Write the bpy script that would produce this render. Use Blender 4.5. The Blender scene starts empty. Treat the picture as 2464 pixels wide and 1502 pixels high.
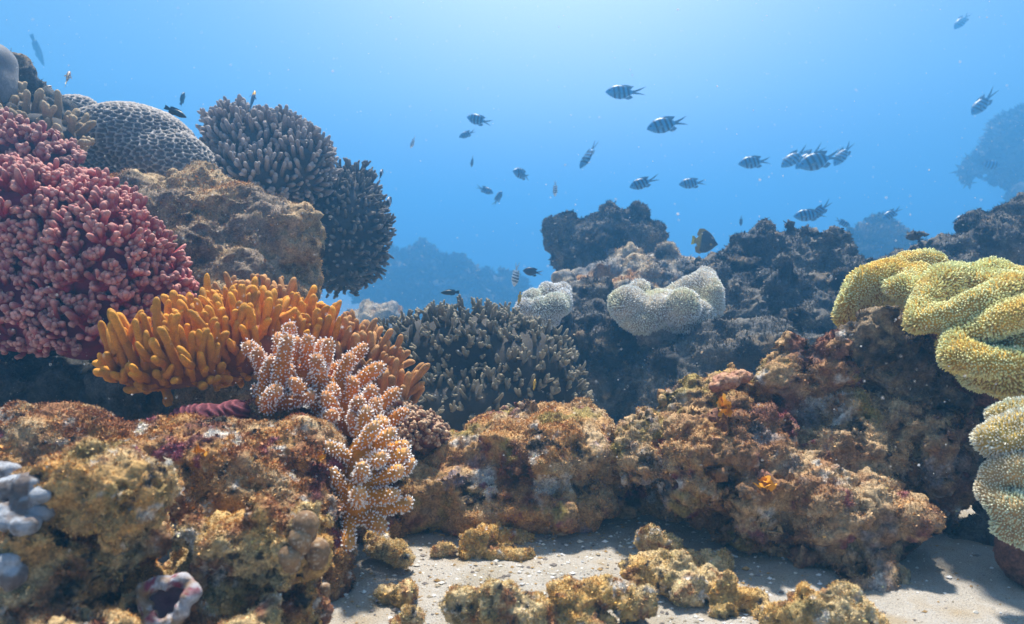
import bpy, bmesh, math, random
import numpy as np
from mathutils import Vector, Matrix, kdtree
from mathutils.geometry import tessellate_polygon

random.seed(7)
RNG = np.random.default_rng(7)
SC = bpy.context.scene
COL = SC.collection
R_ = math.radians

# ------------------------------------------------------------------ camera
CAM_Z, PITCH, HFOV = 0.45, -5.0, 70.0
PW, PH = 2464.0, 1502.0                       # layout units
F = (PW / 2) / math.tan(R_(HFOV / 2))
cam_d = bpy.data.cameras.new("camera")
cam = bpy.data.objects.new("camera", cam_d); COL.objects.link(cam)
cam.location = (0, 0, CAM_Z); cam.rotation_euler = (R_(90 + PITCH), 0, 0)
cam_d.sensor_width = 36; cam_d.angle = R_(HFOV)
cam_d.clip_start = 0.02; cam_d.clip_end = 300
cam_d.dof.use_dof = True; cam_d.dof.focus_distance = 1.45; cam_d.dof.aperture_fstop = 6.5
SC.camera = cam

# ------------------------------------------------------------------ light
SUN_ELEV, SUN_AZ = 66.0, 2.0                  # azimuth measured from +Y towards +X
world = bpy.data.worlds.new("World"); SC.world = world; world.use_nodes = True
def build_world():
    nt = world.node_tree; nt.nodes.clear(); N = nt.nodes.new; L = nt.links.new
    out = N('ShaderNodeOutputWorld'); bg = N('ShaderNodeBackground')
    sky = N('ShaderNodeTexSky'); sky.sky_type = 'NISHITA'; sky.sun_disc = False
    sky.sun_elevation = R_(SUN_ELEV); sky.sun_rotation = R_(SUN_AZ)
    tc = N('ShaderNodeTexCoord'); sep = N('ShaderNodeSeparateXYZ'); L(tc.outputs['Generated'], sep.inputs[0])
    mr = N('ShaderNodeMapRange'); mr.inputs[1].default_value = -0.6; mr.inputs[2].default_value = 1.0
    L(sep.outputs['Z'], mr.inputs[0])
    cr = N('ShaderNodeValToRGB'); e = cr.color_ramp.elements      # colour of the water by direction
    e[0].position = 0; e[0].color = (0.020, 0.035, 0.06, 1)
    e[1].position = 1; e[1].color = (0.26, 0.28, 0.30, 1)
    for p, c in ((0.30, (0.012, 0.06, 0.16)), (0.39, (0.05, 0.22, 0.49)), (0.50, (0.14, 0.36, 0.64)), (0.60, (0.18, 0.36, 0.58)), (0.72, (0.17, 0.22, 0.28))):
        k = e.new(p); k.color = (*c, 1)
    L(mr.outputs[0], cr.inputs[0])
    g = Vector((math.sin(R_(4)) * math.cos(R_(31)), math.cos(R_(4)) * math.cos(R_(31)), math.sin(R_(31))))
    dot = N('ShaderNodeVectorMath'); dot.operation = 'DOT_PRODUCT'; dot.inputs[1].default_value = g
    L(tc.outputs['Generated'], dot.inputs[0])
    mx = N('ShaderNodeMath'); mx.operation = 'MAXIMUM'; mx.inputs[1].default_value = 0; L(dot.outputs['Value'], mx.inputs[0])
    pw = N('ShaderNodeMath'); pw.operation = 'POWER'; pw.inputs[1].default_value = 15; L(mx.outputs[0], pw.inputs[0])
    gl = N('ShaderNodeMath'); gl.operation = 'MULTIPLY'; gl.inputs[1].default_value = 0.70; L(pw.outputs[0], gl.inputs[0])
    add = N('ShaderNodeMix'); add.data_type = 'RGBA'; add.blend_type = 'ADD'; add.inputs[0].default_value = 1
    glc = N('ShaderNodeMix'); glc.data_type = 'RGBA'; glc.blend_type = 'MIX'
    glc.clamp_factor = False; L(gl.outputs[0], glc.inputs[0]); glc.inputs[6].default_value = (0, 0, 0, 1); glc.inputs[7].default_value = (1.0, 0.74, 0.62, 1)
    L(cr.outputs[0], add.inputs[6]); L(glc.outputs[2], add.inputs[7])
    sm = N('ShaderNodeMix'); sm.data_type = 'RGBA'; sm.blend_type = 'ADD'; sm.inputs[0].default_value = 1
    sk = N('ShaderNodeMix'); sk.data_type = 'RGBA'; sk.blend_type = 'MULTIPLY'; sk.inputs[0].default_value = 1
    win = N('ShaderNodeMapRange'); win.interpolation_type = 'SMOOTHSTEP'   # the sky is seen through the surface overhead only
    win.inputs[1].default_value = 0.5; win.inputs[2].default_value = 0.8; win.inputs[4].default_value = 0.06
    L(sep.outputs['Z'], win.inputs[0])
    L(sky.outputs[0], sk.inputs[6]); L(win.outputs[0], sk.inputs[7])
    L(add.outputs[2], sm.inputs[6]); L(sk.outputs[2], sm.inputs[7])
    L(sm.outputs[2], bg.inputs['Color']); bg.inputs['Strength'].default_value = 0.62
    L(bg.outputs[0], out.inputs['Surface'])
build_world()
sun_d = bpy.data.lights.new("sun", 'SUN'); sun_d.energy = 5.0; sun_d.angle = R_(4); sun_d.color = (1.0, 0.93, 0.82)
sun = bpy.data.objects.new("sun", sun_d); COL.objects.link(sun)
_sd = Vector((math.sin(R_(SUN_AZ)) * math.cos(R_(SUN_ELEV)), math.cos(R_(SUN_AZ)) * math.cos(R_(SUN_ELEV)), math.sin(R_(SUN_ELEV))))
sun.rotation_euler = _sd.to_track_quat('Z', 'Y').to_euler(); sun.location = (0, 3, 8)
vs = SC.view_settings; vs.view_transform = 'Standard'; vs.look = 'None'; vs.exposure = 1.13; vs.gamma = 1; vs.use_curve_mapping = False
SC.cycles.use_denoising = True
try: SC.cycles.denoiser = 'OPENIMAGEDENOISE'
except Exception: pass
SC.cycles.max_bounces = 6; SC.cycles.diffuse_bounces = 3; SC.cycles.volume_bounces = 1
SC.cycles.transparent_max_bounces = 8
SC.cycles.sample_clamp_indirect = 6

HAZE_DENSITY, HAZE_COLOR, HAZE_G = 0.074, (0.115, 0.42, 0.80), 0.62
def build_haze():
    bm = bmesh.new(); bmesh.ops.create_cube(bm, size=1)
    me = bpy.data.meshes.new("haze"); bm.to_mesh(me); bm.free()
    o = bpy.data.objects.new("haze", me); COL.objects.link(o)
    o.location = (0, 12, 0.15); o.scale = (72, 72, 6.3)
    o['kind'] = 'stuff'
    m = bpy.data.materials.new("haze"); m.use_nodes = True; nt = m.node_tree; nt.nodes.clear()
    out = nt.nodes.new('ShaderNodeOutputMaterial'); v = nt.nodes.new('ShaderNodeVolumePrincipled')
    v.inputs['Color'].default_value = (*HAZE_COLOR, 1); v.inputs['Density'].default_value = HAZE_DENSITY
    v.inputs['Anisotropy'].default_value = HAZE_G; v.inputs['Absorption Color'].default_value = (0, 0, 0, 1)
    nt.links.new(v.outputs[0], out.inputs['Volume']); me.materials.append(m)
    o.hide_select = True

# ------------------------------------------------------------------ helpers
RT = np.array([1.0, 0, 0]); FW = np.array([0, math.cos(R_(PITCH)), math.sin(R_(PITCH))]); UP = np.array([0, -math.sin(R_(PITCH)), math.cos(R_(PITCH))])
CAM = np.array([0, 0, CAM_Z])
def at(px, py, d): return CAM + RT * ((px - PW / 2) / F * d) - UP * ((py - PH / 2) / F * d) + FW * d
def S(px, d): return px / F * d
def nrm(v): 
    v = np.asarray(v, float); return v / np.maximum(np.linalg.norm(v, axis=-1, keepdims=True), 1e-12)
def proj(P):
    q = P - CAM; d = q @ FW
    return np.stack([PW / 2 + (q @ RT) / d * F, PH / 2 - (q @ UP) / d * F, d], -1)

def _hash(ix, iy, iz, s):
    with np.errstate(over='ignore'):
        h = (ix.astype(np.int64) * 374761393 + iy.astype(np.int64) * 668265263 + iz.astype(np.int64) * 1440662683 + s * 974634523)
        h = h.astype(np.uint32); h ^= h >> np.uint32(13); h *= np.uint32(1274126177); h ^= h >> np.uint32(16)
        h *= np.uint32(2246822519); h ^= h >> np.uint32(13)
    return h.astype(np.float64) / 4294967295.0
def vnoise(P, s=0):
    i = np.floor(P).astype(np.int64); f = P - i; u = f * f * f * (f * (f * 6 - 15) + 10)
    r = 0
    for dx in (0, 1):
        wx = u[:, 0] if dx else 1 - u[:, 0]
        for dy in (0, 1):
            wy = u[:, 1] if dy else 1 - u[:, 1]
            for dz in (0, 1):
                wz = u[:, 2] if dz else 1 - u[:, 2]
                r = r + wx * wy * wz * _hash(i[:, 0] + dx, i[:, 1] + dy, i[:, 2] + dz, s)
    return r * 2 - 1
_ROT = np.array([[0.36, 0.48, -0.8], [-0.8, 0.6, 0.0], [0.48, 0.64, 0.6]])
def fbm(P, sc, octv=4, s=0, gain=0.5):
    q = P / sc; a, r, t = 1.0, 0, 0
    for o in range(octv):
        r = r + a * vnoise(q, s + o); t += a; a *= gain; q = (q @ _ROT.T) * 2.03 + 17.3
    return r / t
def billow(P, sc, octv=3, s=0):
    q = P / sc; a, r, t = 1.0, 0, 0
    for o in range(octv):
        r = r + a * np.abs(vnoise(q, s + o)); t += a; a *= 0.5; q = (q @ _ROT.T) * 2.03 + 9.1
    return r / t
def worley(P, sc, s=0):
    q = P / sc; i = np.floor(q).astype(np.int64); f1 = np.full(len(P), 9.0)
    for dx in (-1, 0, 1):
        for dy in (-1, 0, 1):
            for dz in (-1, 0, 1):
                a, b, c = i[:, 0] + dx, i[:, 1] + dy, i[:, 2] + dz
                px = a + _hash(a, b, c, s + 1); py = b + _hash(a, b, c, s + 2); pz = c + _hash(a, b, c, s + 3)
                d = (q[:, 0] - px) ** 2 + (q[:, 1] - py) ** 2 + (q[:, 2] - pz) ** 2
                f1 = np.minimum(f1, d)
    return np.sqrt(f1)
def sstep(a, b, x): t = np.clip((x - a) / (b - a), 0, 1); return t * t * (3 - 2 * t)

def mk_mesh(name, V, faces, cols=None, smooth=True):
    """faces: list of (n,k) int arrays"""
    me = bpy.data.meshes.new(name); me.vertices.add(len(V)); me.vertices.foreach_set('co', np.ascontiguousarray(V, np.float32).ravel())
    faces = [f for f in faces if len(f)]
    loops = np.concatenate([f.ravel() for f in faces]).astype(np.int32)
    sizes = np.concatenate([np.full(len(f), f.shape[1]) for f in faces]).astype(np.int32)
    starts = np.concatenate([[0], np.cumsum(sizes)[:-1]]).astype(np.int32)
    me.loops.add(len(loops)); me.loops.foreach_set('vertex_index', loops)
    me.polygons.add(len(sizes)); me.polygons.foreach_set('loop_start', starts)
    me.polygons.foreach_set('use_smooth', np.full(len(sizes), smooth))
    me.update(calc_edges=True)
    if cols is not None:
        ca = me.color_attributes.new('col', 'FLOAT_COLOR', 'POINT')
        c4 = np.ones((len(V), 4), np.float32); c4[:, :3] = cols; ca.data.foreach_set('color', c4.ravel())
    return me
def obj(name, me, mat, parent=None):
    o = bpy.data.objects.new(name, me); COL.objects.link(o)
    if mat is not None: me.materials.append(mat)
    if parent is not None: o.parent = parent
    return o
def tag(o, label=None, cat=None, group=None, kind=None):
    if label: o['label'] = label
    if cat: o['category'] = cat
    if group: o['group'] = group
    if kind: o['kind'] = kind
    return o
def thing(name, label, cat, loc, group=None):
    o = bpy.data.objects.new(name, None); COL.objects.link(o); o.location = loc; o.empty_display_size = 0.05
    return tag(o, label, cat, group)

_bm = bmesh.new(); bmesh.ops.create_icosphere(_bm, subdivisions=3, radius=1)
ICO_V = np.array([v.co[:] for v in _bm.verts]); ICO_F = np.array([[v.index for v in f.verts] for f in _bm.faces]); _bm.free()
OCT_V = np.array([[1, 0, 0], [-1, 0, 0], [0, 1, 0], [0, -1, 0], [0, 0, 1], [0, 0, -1]], float)
OCT_F = np.array([[0, 2, 4], [2, 1, 4], [1, 3, 4], [3, 0, 4], [2, 0, 5], [1, 2, 5], [3, 1, 5], [0, 3, 5]])

def vnormals(V, Q):
    n = np.cross(V[Q[:, 2]] - V[Q[:, 0]], V[Q[:, 3]] - V[Q[:, 1]])
    r = np.zeros_like(V)
    for k in range(3):
        for j in range(4): r[:, k] += np.bincount(Q[:, j], n[:, k], len(V))
    return nrm(r)
def lap(V, Q, it, w=0.5):
    E = np.concatenate([Q[:, [0, 1]], Q[:, [1, 2]], Q[:, [2, 3]], Q[:, [3, 0]]])
    cnt = np.bincount(E[:, 0], minlength=len(V)) + np.bincount(E[:, 1], minlength=len(V))
    for _ in range(it):
        A = np.stack([np.bincount(E[:, 0], V[E[:, 1], k], len(V)) + np.bincount(E[:, 1], V[E[:, 0], k], len(V)) for k in range(3)], -1)
        V = V + w * (A / cnt[:, None] - V)
    return V
def remesh(V, Fs, voxel):
    me = mk_mesh("tmp", V, [Fs]); o = bpy.data.objects.new("tmp", me); COL.objects.link(o)
    m = o.modifiers.new("r", 'REMESH'); m.mode = 'VOXEL'; m.voxel_size = voxel
    dg = bpy.context.evaluated_depsgraph_get(); ev = o.evaluated_get(dg); e = ev.to_mesh()
    n = len(e.vertices); VV = np.empty(n * 3, np.float32); e.vertices.foreach_get('co', VV)
    QQ = np.empty(len(e.polygons) * 4, np.int32); e.loops.foreach_get('vertex_index', QQ)
    ev.to_mesh_clear(); bpy.data.objects.remove(o); bpy.data.meshes.remove(me)
    return VV.reshape(-1, 3).astype(float), QQ.reshape(-1, 4)
def ellipsoids(blobs):
    """blobs: (px,py,depth,rx,ry,rdepth) in layout pixels"""
    Vs, Fs, n = [], [], 0
    for b in blobs:
        px, py, d, rx, ry, rd = b
        s = d / F
        v = at(px, py, d) + ICO_V[:, :1] * RT * rx * s + ICO_V[:, 1:2] * FW * rd * s + ICO_V[:, 2:] * UP * ry * s
        Vs.append(v); Fs.append(ICO_F + n); n += len(v)
    return np.concatenate(Vs), np.concatenate(Fs)
def scatter(V, Q, n, dens=None, rng=RNG):
    a = np.linalg.norm(np.cross(V[Q[:, 2]] - V[Q[:, 0]], V[Q[:, 3]] - V[Q[:, 1]]), axis=1) * 0.5
    w = a.copy()
    if dens is not None: w = w * dens[Q].mean(1)
    c = np.cumsum(w); f = np.searchsorted(c, rng.random(n) * c[-1]); f = np.clip(f, 0, len(Q) - 1)
    u, v = rng.random((n, 1)), rng.random((n, 1))
    q = Q[f]
    P = (V[q[:, 0]] * (1 - u) + V[q[:, 1]] * u) * (1 - v) + (V[q[:, 3]] * (1 - u) + V[q[:, 2]] * u) * v
    Nn = nrm(np.cross(V[q[:, 2]] - V[q[:, 0]], V[q[:, 3]] - V[q[:, 1]]))
    return P, Nn, f
def spaced(P, Nn, r, maxn=100000):
    keep = []
    cell = {}
    for i, p in enumerate(P):
        k = tuple((p / r).astype(int)); ok = True
        for dx in (-1, 0, 1):
            for dy in (-1, 0, 1):
                for dz in (-1, 0, 1):
                    for j in cell.get((k[0] + dx, k[1] + dy, k[2] + dz), ()):
                        if ((P[j] - p) ** 2).sum() < r * r: ok = False; break
                    if not ok: break
                if not ok: break
            if not ok: break
        if ok:
            keep.append(i); cell.setdefault(k, []).append(i)
            if len(keep) >= maxn: break
    return P[keep], Nn[keep]

# ------------------------------------------------------------------ materials
def nodes_mat(name):
    m = bpy.data.materials.new(name); m.use_nodes = True; nt = m.node_tree; nt.nodes.clear()
    out = nt.nodes.new('ShaderNodeOutputMaterial'); b = nt.nodes.new('ShaderNodeBsdfPrincipled'); nt.links.new(b.outputs[0], out.inputs[0])
    return m, nt, b
def attr_mat(name, rough=0.85, detail=(), bump=None, spec=0.25, sss=0.0, sat=1.0):
    """colour from the mesh's own 'col' attribute, broken up by fine noise; detail = [(scale, lo, hi)]"""
    m, nt, b = nodes_mat(name); N = nt.nodes.new; L = nt.links.new
    a = N('ShaderNodeAttribute'); a.attribute_name = 'col'; c = a.outputs['Color']
    tc = N('ShaderNodeTexCoord')
    for i, (sc, lo, hi) in enumerate(detail):
        n = N('ShaderNodeTexNoise'); n.inputs['Scale'].default_value = sc; n.inputs['Detail'].default_value = 4; n.inputs['Roughness'].default_value = 0.65
        L(tc.outputs['Object'], n.inputs['Vector'])
        mr = N('ShaderNodeMapRange'); mr.inputs[1].default_value = 0.3; mr.inputs[2].default_value = 0.7; mr.inputs[3].default_value = lo; mr.inputs[4].default_value = hi
        L(n.outputs['Fac'], mr.inputs[0])
        mx = N('ShaderNodeMix'); mx.data_type = 'RGBA'; mx.blend_type = 'MULTIPLY'; mx.inputs[0].default_value = 1
        L(c, mx.inputs[6]); L(mr.outputs[0], mx.inputs[7]); c = mx.outputs[2]
    L(c, b.inputs['Base Color'])
    b.inputs['Roughness'].default_value = rough; b.inputs['Specular IOR Level'].default_value = spec
    if sss:
        b.inputs['Subsurface Weight'].default_value = sss; b.inputs['Subsurface Radius'].default_value = (0.012, 0.006, 0.003); b.inputs['Subsurface Scale'].default_value = 0.6
    if bump:
        n = N('ShaderNodeTexNoise'); n.inputs['Scale'].default_value = bump[0]; n.inputs['Detail'].default_value = 5; n.inputs['Roughness'].default_value = 0.7
        L(tc.outputs['Object'], n.inputs['Vector'])
        bp = N('ShaderNodeBump'); bp.inputs['Distance'].default_value = bump[1]; bp.inputs['Strength'].default_value = 1
        L(n.outputs['Fac'], bp.inputs['Height']); L(bp.outputs[0], b.inputs['Normal'])
    return m
M_ROCK = attr_mat("encrusted_rock", 0.9, [(60, 0.55, 1.4), (260, 0.5, 1.5)], (320, 0.003))
M_FARROCK = attr_mat("far_rock", 0.95, [(25, 0.55, 1.4), (90, 0.6, 1.4)], (120, 0.006))
M_TURF = attr_mat("turf_algae", 0.8, [], None, 0.2)
M_SOFT = attr_mat("soft_coral", 0.65, [(90, 0.72, 1.2), (700, 0.75, 1.2)], (700, 0.0016), 0.25)
M_STONY = attr_mat("stony_coral", 0.85, [(200, 0.75, 1.2)], (500, 0.0012), 0.2)
M_POLYP = attr_mat("coral_polyps", 0.6, [], None, 0.3)
def plain(name, col, rough=0.5, spec=0.4):
    m, nt, b = nodes_mat(name); N = nt.nodes.new; L = nt.links.new
    n = N('ShaderNodeTexNoise'); n.inputs['Scale'].default_value = 30; tc = N('ShaderNodeTexCoord'); L(tc.outputs['Object'], n.inputs['Vector'])
    mr = N('ShaderNodeMapRange'); mr.inputs[3].default_value = 0.75; mr.inputs[4].default_value = 1.25; L(n.outputs['Fac'], mr.inputs[0])
    mx = N('ShaderNodeMix'); mx.data_type = 'RGBA'; mx.blend_type = 'MULTIPLY'; mx.inputs[0].default_value = 1; mx.inputs[6].default_value = (*col, 1)
    L(mr.outputs[0], mx.inputs[7]); L(mx.outputs[2], b.inputs['Base Color'])
    b.inputs['Roughness'].default_value = rough; b.inputs['Specular IOR Level'].default_value = spec
    return m

def surf(k, px, py, d0, rad=14):
    """depth of a rock's face behind a spot of the layout, so that growths sit on it"""
    q = proj(K[k][0]); m = (np.abs(q[:, 0] - px) < rad) & (np.abs(q[:, 1] - py) < rad)
    return float(q[m, 2].min()) if m.any() else d0
# ------------------------------------------------------------------ palettes
TAN, OCHRE, RUST = (0.48, 0.34, 0.19), (0.43, 0.24, 0.09), (0.27, 0.125, 0.055)
MAROON, PURPLE, PALE, OLIVE, DARK, GREYB = (0.13, 0.045, 0.04), (0.2, 0.06, 0.11), (0.55, 0.50, 0.44), (0.27, 0.20, 0.08), (0.05, 0.04, 0.032), (0.20, 0.19, 0.18)
def patches(P, u, c1, c2, spots, seed):
    """u = size of a typical lump in metres"""
    n = sstep(-0.35, 0.35, fbm(P, 1.6 * u, 4, seed))[:, None]
    c = np.array(c1) * (1 - n) + np.array(c2) * n
    for k, (col, sc, th, soft) in enumerate(spots):
        w = sstep(th - soft, th + soft, fbm(P, sc * u, 4, seed + 11 * (k + 1), 0.6))[:, None]
        c = c * (1 - w) + np.array(col) * w
    return c
WARM = (TAN, OCHRE, [((0.30, 0.16, 0.075), 0.7, 0.06, 0.25), ((0.20, 0.09, 0.055), 1.0, 0.3, 0.18), ((0.27, 0.22, 0.20), 0.6, 0.4, 0.14), (PALE, 0.4, 0.46, 0.14), ((0.30, 0.22, 0.07), 0.8, 0.38, 0.15), ((0.22, 0.075, 0.075), 0.5, 0.44, 0.12), (DARK, 0.35, 0.42, 0.1)])
REDDISH = ((0.38, 0.21, 0.075), OCHRE, [(RUST, 1.0, 0.06, 0.2), (TAN, 0.8, 0.16, 0.2), (MAROON, 0.9, 0.28, 0.15), ((0.26, 0.08, 0.11), 0.6, 0.40, 0.12), (PALE, 0.4, 0.44, 0.12), (DARK, 0.4, 0.4, 0.1)])
GREYISH = ((0.36, 0.29, 0.20), (0.46, 0.36, 0.23), [(GREYB, 1.0, 0.16, 0.2), (DARK, 0.6, 0.32, 0.12), (PALE, 0.4, 0.42, 0.12), ((0.36, 0.2, 0.08), 0.8, 0.35, 0.12)])
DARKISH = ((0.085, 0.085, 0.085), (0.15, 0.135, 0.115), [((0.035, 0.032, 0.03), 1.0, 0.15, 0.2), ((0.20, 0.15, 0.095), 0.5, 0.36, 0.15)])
SANDY = ((0.56, 0.42, 0.22), (0.52, 0.33, 0.11), [(RUST, 0.8, 0.28, 0.18), (OLIVE, 0.9, 0.3, 0.18), (PALE, 0.5, 0.40, 0.14), (DARK, 0.4, 0.42, 0.1)])

def blades(P, Nn, ln, wd, cols, rng=RNG, leafy=0.0, upb=0.25, wild=0.75):
    """thin tapering algae blades; leafy share become broad flakes"""
    n = len(P)
    d = nrm(Nn + np.array([0, 0, upb]) + rng.normal(0, wild, (n, 3)))
    side = nrm(np.cross(d, rng.normal(0, 1, (n, 3))))
    L = ln * rng.uniform(0.45, 1.3, (n, 1)); W = wd * rng.uniform(0.6, 1.4, (n, 1))
    lf = (rng.random((n, 1)) < leafy); W = np.where(lf, W * 3.2, W)
    b = P - Nn * ln * 0.15
    bend = nrm(rng.normal(0, 1, (n, 3))) * L * 0.25
    m = b + d * L * 0.55 + bend * 0.4; t = b + d * L + bend
    tw = np.where(lf, 0.8, 0.12)
    V = np.stack([b - side * W * 0.5, b + side * W * 0.5, m + side * W * 0.5, m - side * W * 0.5, t + side * W * 0.5 * tw, t - side * W * 0.5 * tw], 1).reshape(-1, 3)
    k = np.arange(n)[:, None] * 6
    Fq = np.concatenate([k + np.array([[0, 1, 2, 3]]), k + np.array([[3, 2, 4, 5]])])
    return V, Fq, np.repeat(cols, 6, 0)

def add_knobs(V, Fs, u, k, seed):
    """smaller lumps sitting on the big ones, so that crevices open between them"""
    rng = np.random.default_rng(seed + 500); a, b, c = V[Fs[:, 0]], V[Fs[:, 1]], V[Fs[:, 2]]
    ar = np.linalg.norm(np.cross(b - a, c - a), axis=1) / 2; n = int(min(260, k * ar.sum() / (u * u) * 1.3))
    if n < 1: return V, Fs
    f = rng.choice(len(Fs), n, p=ar / ar.sum()); P = (a + b + c)[f] / 3
    r = u * (0.14 + 0.34 * rng.random(n) ** 1.6)
    S3 = nrm(rng.normal(0, 1, (n, 3))); ax = rng.uniform(0.65, 1.35, (n, 1, 3))
    K = ICO_V[None] * ax * r[:, None, None] + P[:, None] + (S3 * r[:, None] * 0.2)[:, None]
    KF = ICO_F[None] + (np.arange(n) * len(ICO_V))[:, None, None] + len(V)
    return np.concatenate([V, K.reshape(-1, 3)]), np.concatenate([Fs, KF.reshape(-1, 3)])

def rock(name, label, blobs, voxel, pal, u, amp=1.0, seed=0, turf=0, turf_len=0.007, turf_w=0.0013, leafy=0.06, mat=None, cat="rock", group=None, smooth=4, knob=1.0, turfcol=1.25, up_only=True, base=None, chunks=1.0):
    V, Fs = ellipsoids(blobs) if base is None else base
    V, Fs = add_knobs(V, Fs, u, chunks, seed)
    V = V + 0.16 * u * np.stack([fbm(V, 0.42 * u, 2, seed + 70 + k) for k in range(3)], -1)
    V, Q = remesh(V, Fs, voxel); V = lap(V, Q, smooth)
    Nn = vnormals(V, Q)
    V = V + Nn * (fbm(V, 1.3 * u, 3, seed)[:, None] * 0.22 * u * amp)
    Nn = vnormals(V, Q)
    w = worley(V, 0.62 * u, seed + 5)
    V = V + Nn * ((0.45 - w)[:, None] * 0.24 * u * amp * knob)
    Nn = vnormals(V, Q)
    cav = billow(V, 0.5 * u, 3, seed + 9)
    V = V + Nn * ((cav - 0.3)[:, None] * 0.16 * u * amp + fbm(V, 0.14 * u, 3, seed + 3)[:, None] * 0.055 * u * amp)
    Nn = vnormals(V, Q)
    V = V + Nn * (fbm(V, 0.055 * u, 3, seed + 4)[:, None] * 0.034 * u * amp)
    Nn = vnormals(V, Q)
    pit = sstep(0.10, 0.42, fbm(V, 0.26 * u, 3, seed + 12)); V = V - Nn * pit[:, None] * 0.10 * u * amp
    Nn = vnormals(V, Q)
    cols = patches(V, u, *pal, seed + 21)
    loc = V.mean(0); loc[2] = V[:, 2].min()
    if turf:
        t = thing(name, label, cat, loc, group)
        r = obj("stone", mk_mesh("stone", V - loc, [Q], cols), mat or M_ROCK, t)
        toc = nrm(CAM - V)
        dens = sstep(-0.35, 0.25, fbm(V, 0.5 * u, 3, seed + 31)) + 0.12
        if up_only: dens = dens * (0.25 + sstep(-0.6, 0.3, Nn[:, 2]))
        dens = dens * ((Nn * toc).sum(1) > -0.35)
        P, Pn, f = scatter(V, Q, turf, dens)
        pc = patches(P, u, *pal, seed + 21) * RNG.uniform(0.75, 1.45, (len(P), 1)) * turfcol
        gold = RNG.random((len(P), 1)) < 0.18
        pc = np.where(gold, pc * np.array([1.25, 0.98, 0.68]), pc)
        bv, bf, bc = blades(P, Pn, turf_len, turf_w, np.clip(pc, 0, 0.85), leafy=leafy)
        g = obj("algae_turf", mk_mesh("algae_turf", bv - loc, [bf], bc, False), M_TURF, t); g['kind'] = 'stuff'
        return t, (V, Q, Nn)
    o = obj(name, mk_mesh(name, V - loc, [Q], cols), mat or M_ROCK); o.location = loc
    tag(o, label, cat, group)
    return o, (V, Q, Nn)

def finger(p, d, L, r, bend=(0, 0, 0), c0=(1, 1, 1), c1=(1, 1, 1), seg=9, lump=0.08, tip=1.0, base=1.2, rng=RNG, cpow=1.0):
    d = nrm(d); bend = np.asarray(bend, float)
    rows = [(0, base), (0.12, 1.05), (0.28, 0.97), (0.45, 0.96), (0.62, 0.97 * (1 + tip) / 2), (0.78, tip)]
    tcap = max(0.05, min(0.5, r * tip / L)); t0 = 1 - tcap
    rows = [(t * t0 / 0.78, q) for t, q in rows]
    for a in (25, 48, 68, 84): rows.append((t0 + tcap * math.sin(R_(a)), tip * math.cos(R_(a))))
    ax = nrm(np.cross(d, [0.3, 0.9, 0.2])); ay = np.cross(d, ax)
    th = np.linspace(0, 2 * math.pi, seg, endpoint=False)
    circ = np.cos(th)[:, None] * ax + np.sin(th)[:, None] * ay
    ph = rng.random(4) * 6.28
    V, C = [], []
    for t, q in rows:
        c = p + d * L * t + bend * L * t * t
        rr = r * q * (1 + lump * np.sin(3 * th + ph[0] + t * 7) * 0.6 + lump * np.sin(t * 13 + ph[1]) + lump * 0.6 * np.sin(2 * th + ph[2] - t * 9))
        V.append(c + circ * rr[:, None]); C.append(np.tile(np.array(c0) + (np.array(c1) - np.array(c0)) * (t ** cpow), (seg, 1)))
    V.append((p + d * L + bend * L)[None]); C.append(np.array(c1)[None])
    n = len(rows); k = np.arange(seg); k2 = (k + 1) % seg
    Fq = np.concatenate([np.stack([i * seg + k, i * seg + k2, (i + 1) * seg + k2, (i + 1) * seg + k], 1) for i in range(n - 1)])
    Ft = np.stack([(n - 1) * seg + k, (n - 1) * seg + k2, np.full(seg, n * seg)], 1)
    return np.concatenate(V), [Fq, Ft], np.concatenate(C)
def merge(parts):
    Vs, Fq, Ft, Cs, n = [], [], [], [], 0
    for V, Fs, C in parts:
        Vs.append(V); Cs.append(C)
        for f in Fs: (Fq if f.shape[1] == 4 else Ft).append(f + n)
        n += len(V)
    return np.concatenate(Vs), [np.concatenate(x) for x in (Fq, Ft) if x], np.concatenate(Cs)
def tri(V, Fs):      # everything as triangles
    out = []
    for f in Fs: out += [f] if f.shape[1] == 3 else [f[:, :3], f[:, [0, 2, 3]]]
    return np.concatenate(out)
def put_parts(t, name, plural, parts, mat, limit=100, score=None):
    """the `limit` pieces that show largest become parts of their own, the rest one part"""
    loc = np.array(t.location)
    if score is None:
        score = []
        for V, Fs, C in parts:
            q = proj(V); ext = np.prod(np.ptp(q[:, :2], axis=0) + 1); inside = ((q[:, 0] > 0) & (q[:, 0] < PW) & (q[:, 1] > 0) & (q[:, 1] < PH)).mean()
            score.append(ext * inside / (q[:, 2].mean() ** 2))
    order = np.argsort(-np.array(score)); made = []
    for i in order[:limit]:
        V, Fs, C = parts[i]; made.append((i, obj(name, mk_mesh(name, V - loc, Fs, C), mat, t)))
    rest = [parts[i] for i in order[limit:]]
    if rest:
        V, Fs, C = merge(rest); o = obj(plural, mk_mesh(plural, V - loc, Fs, C), mat, t); o['kind'] = 'stuff'
    return made

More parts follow.
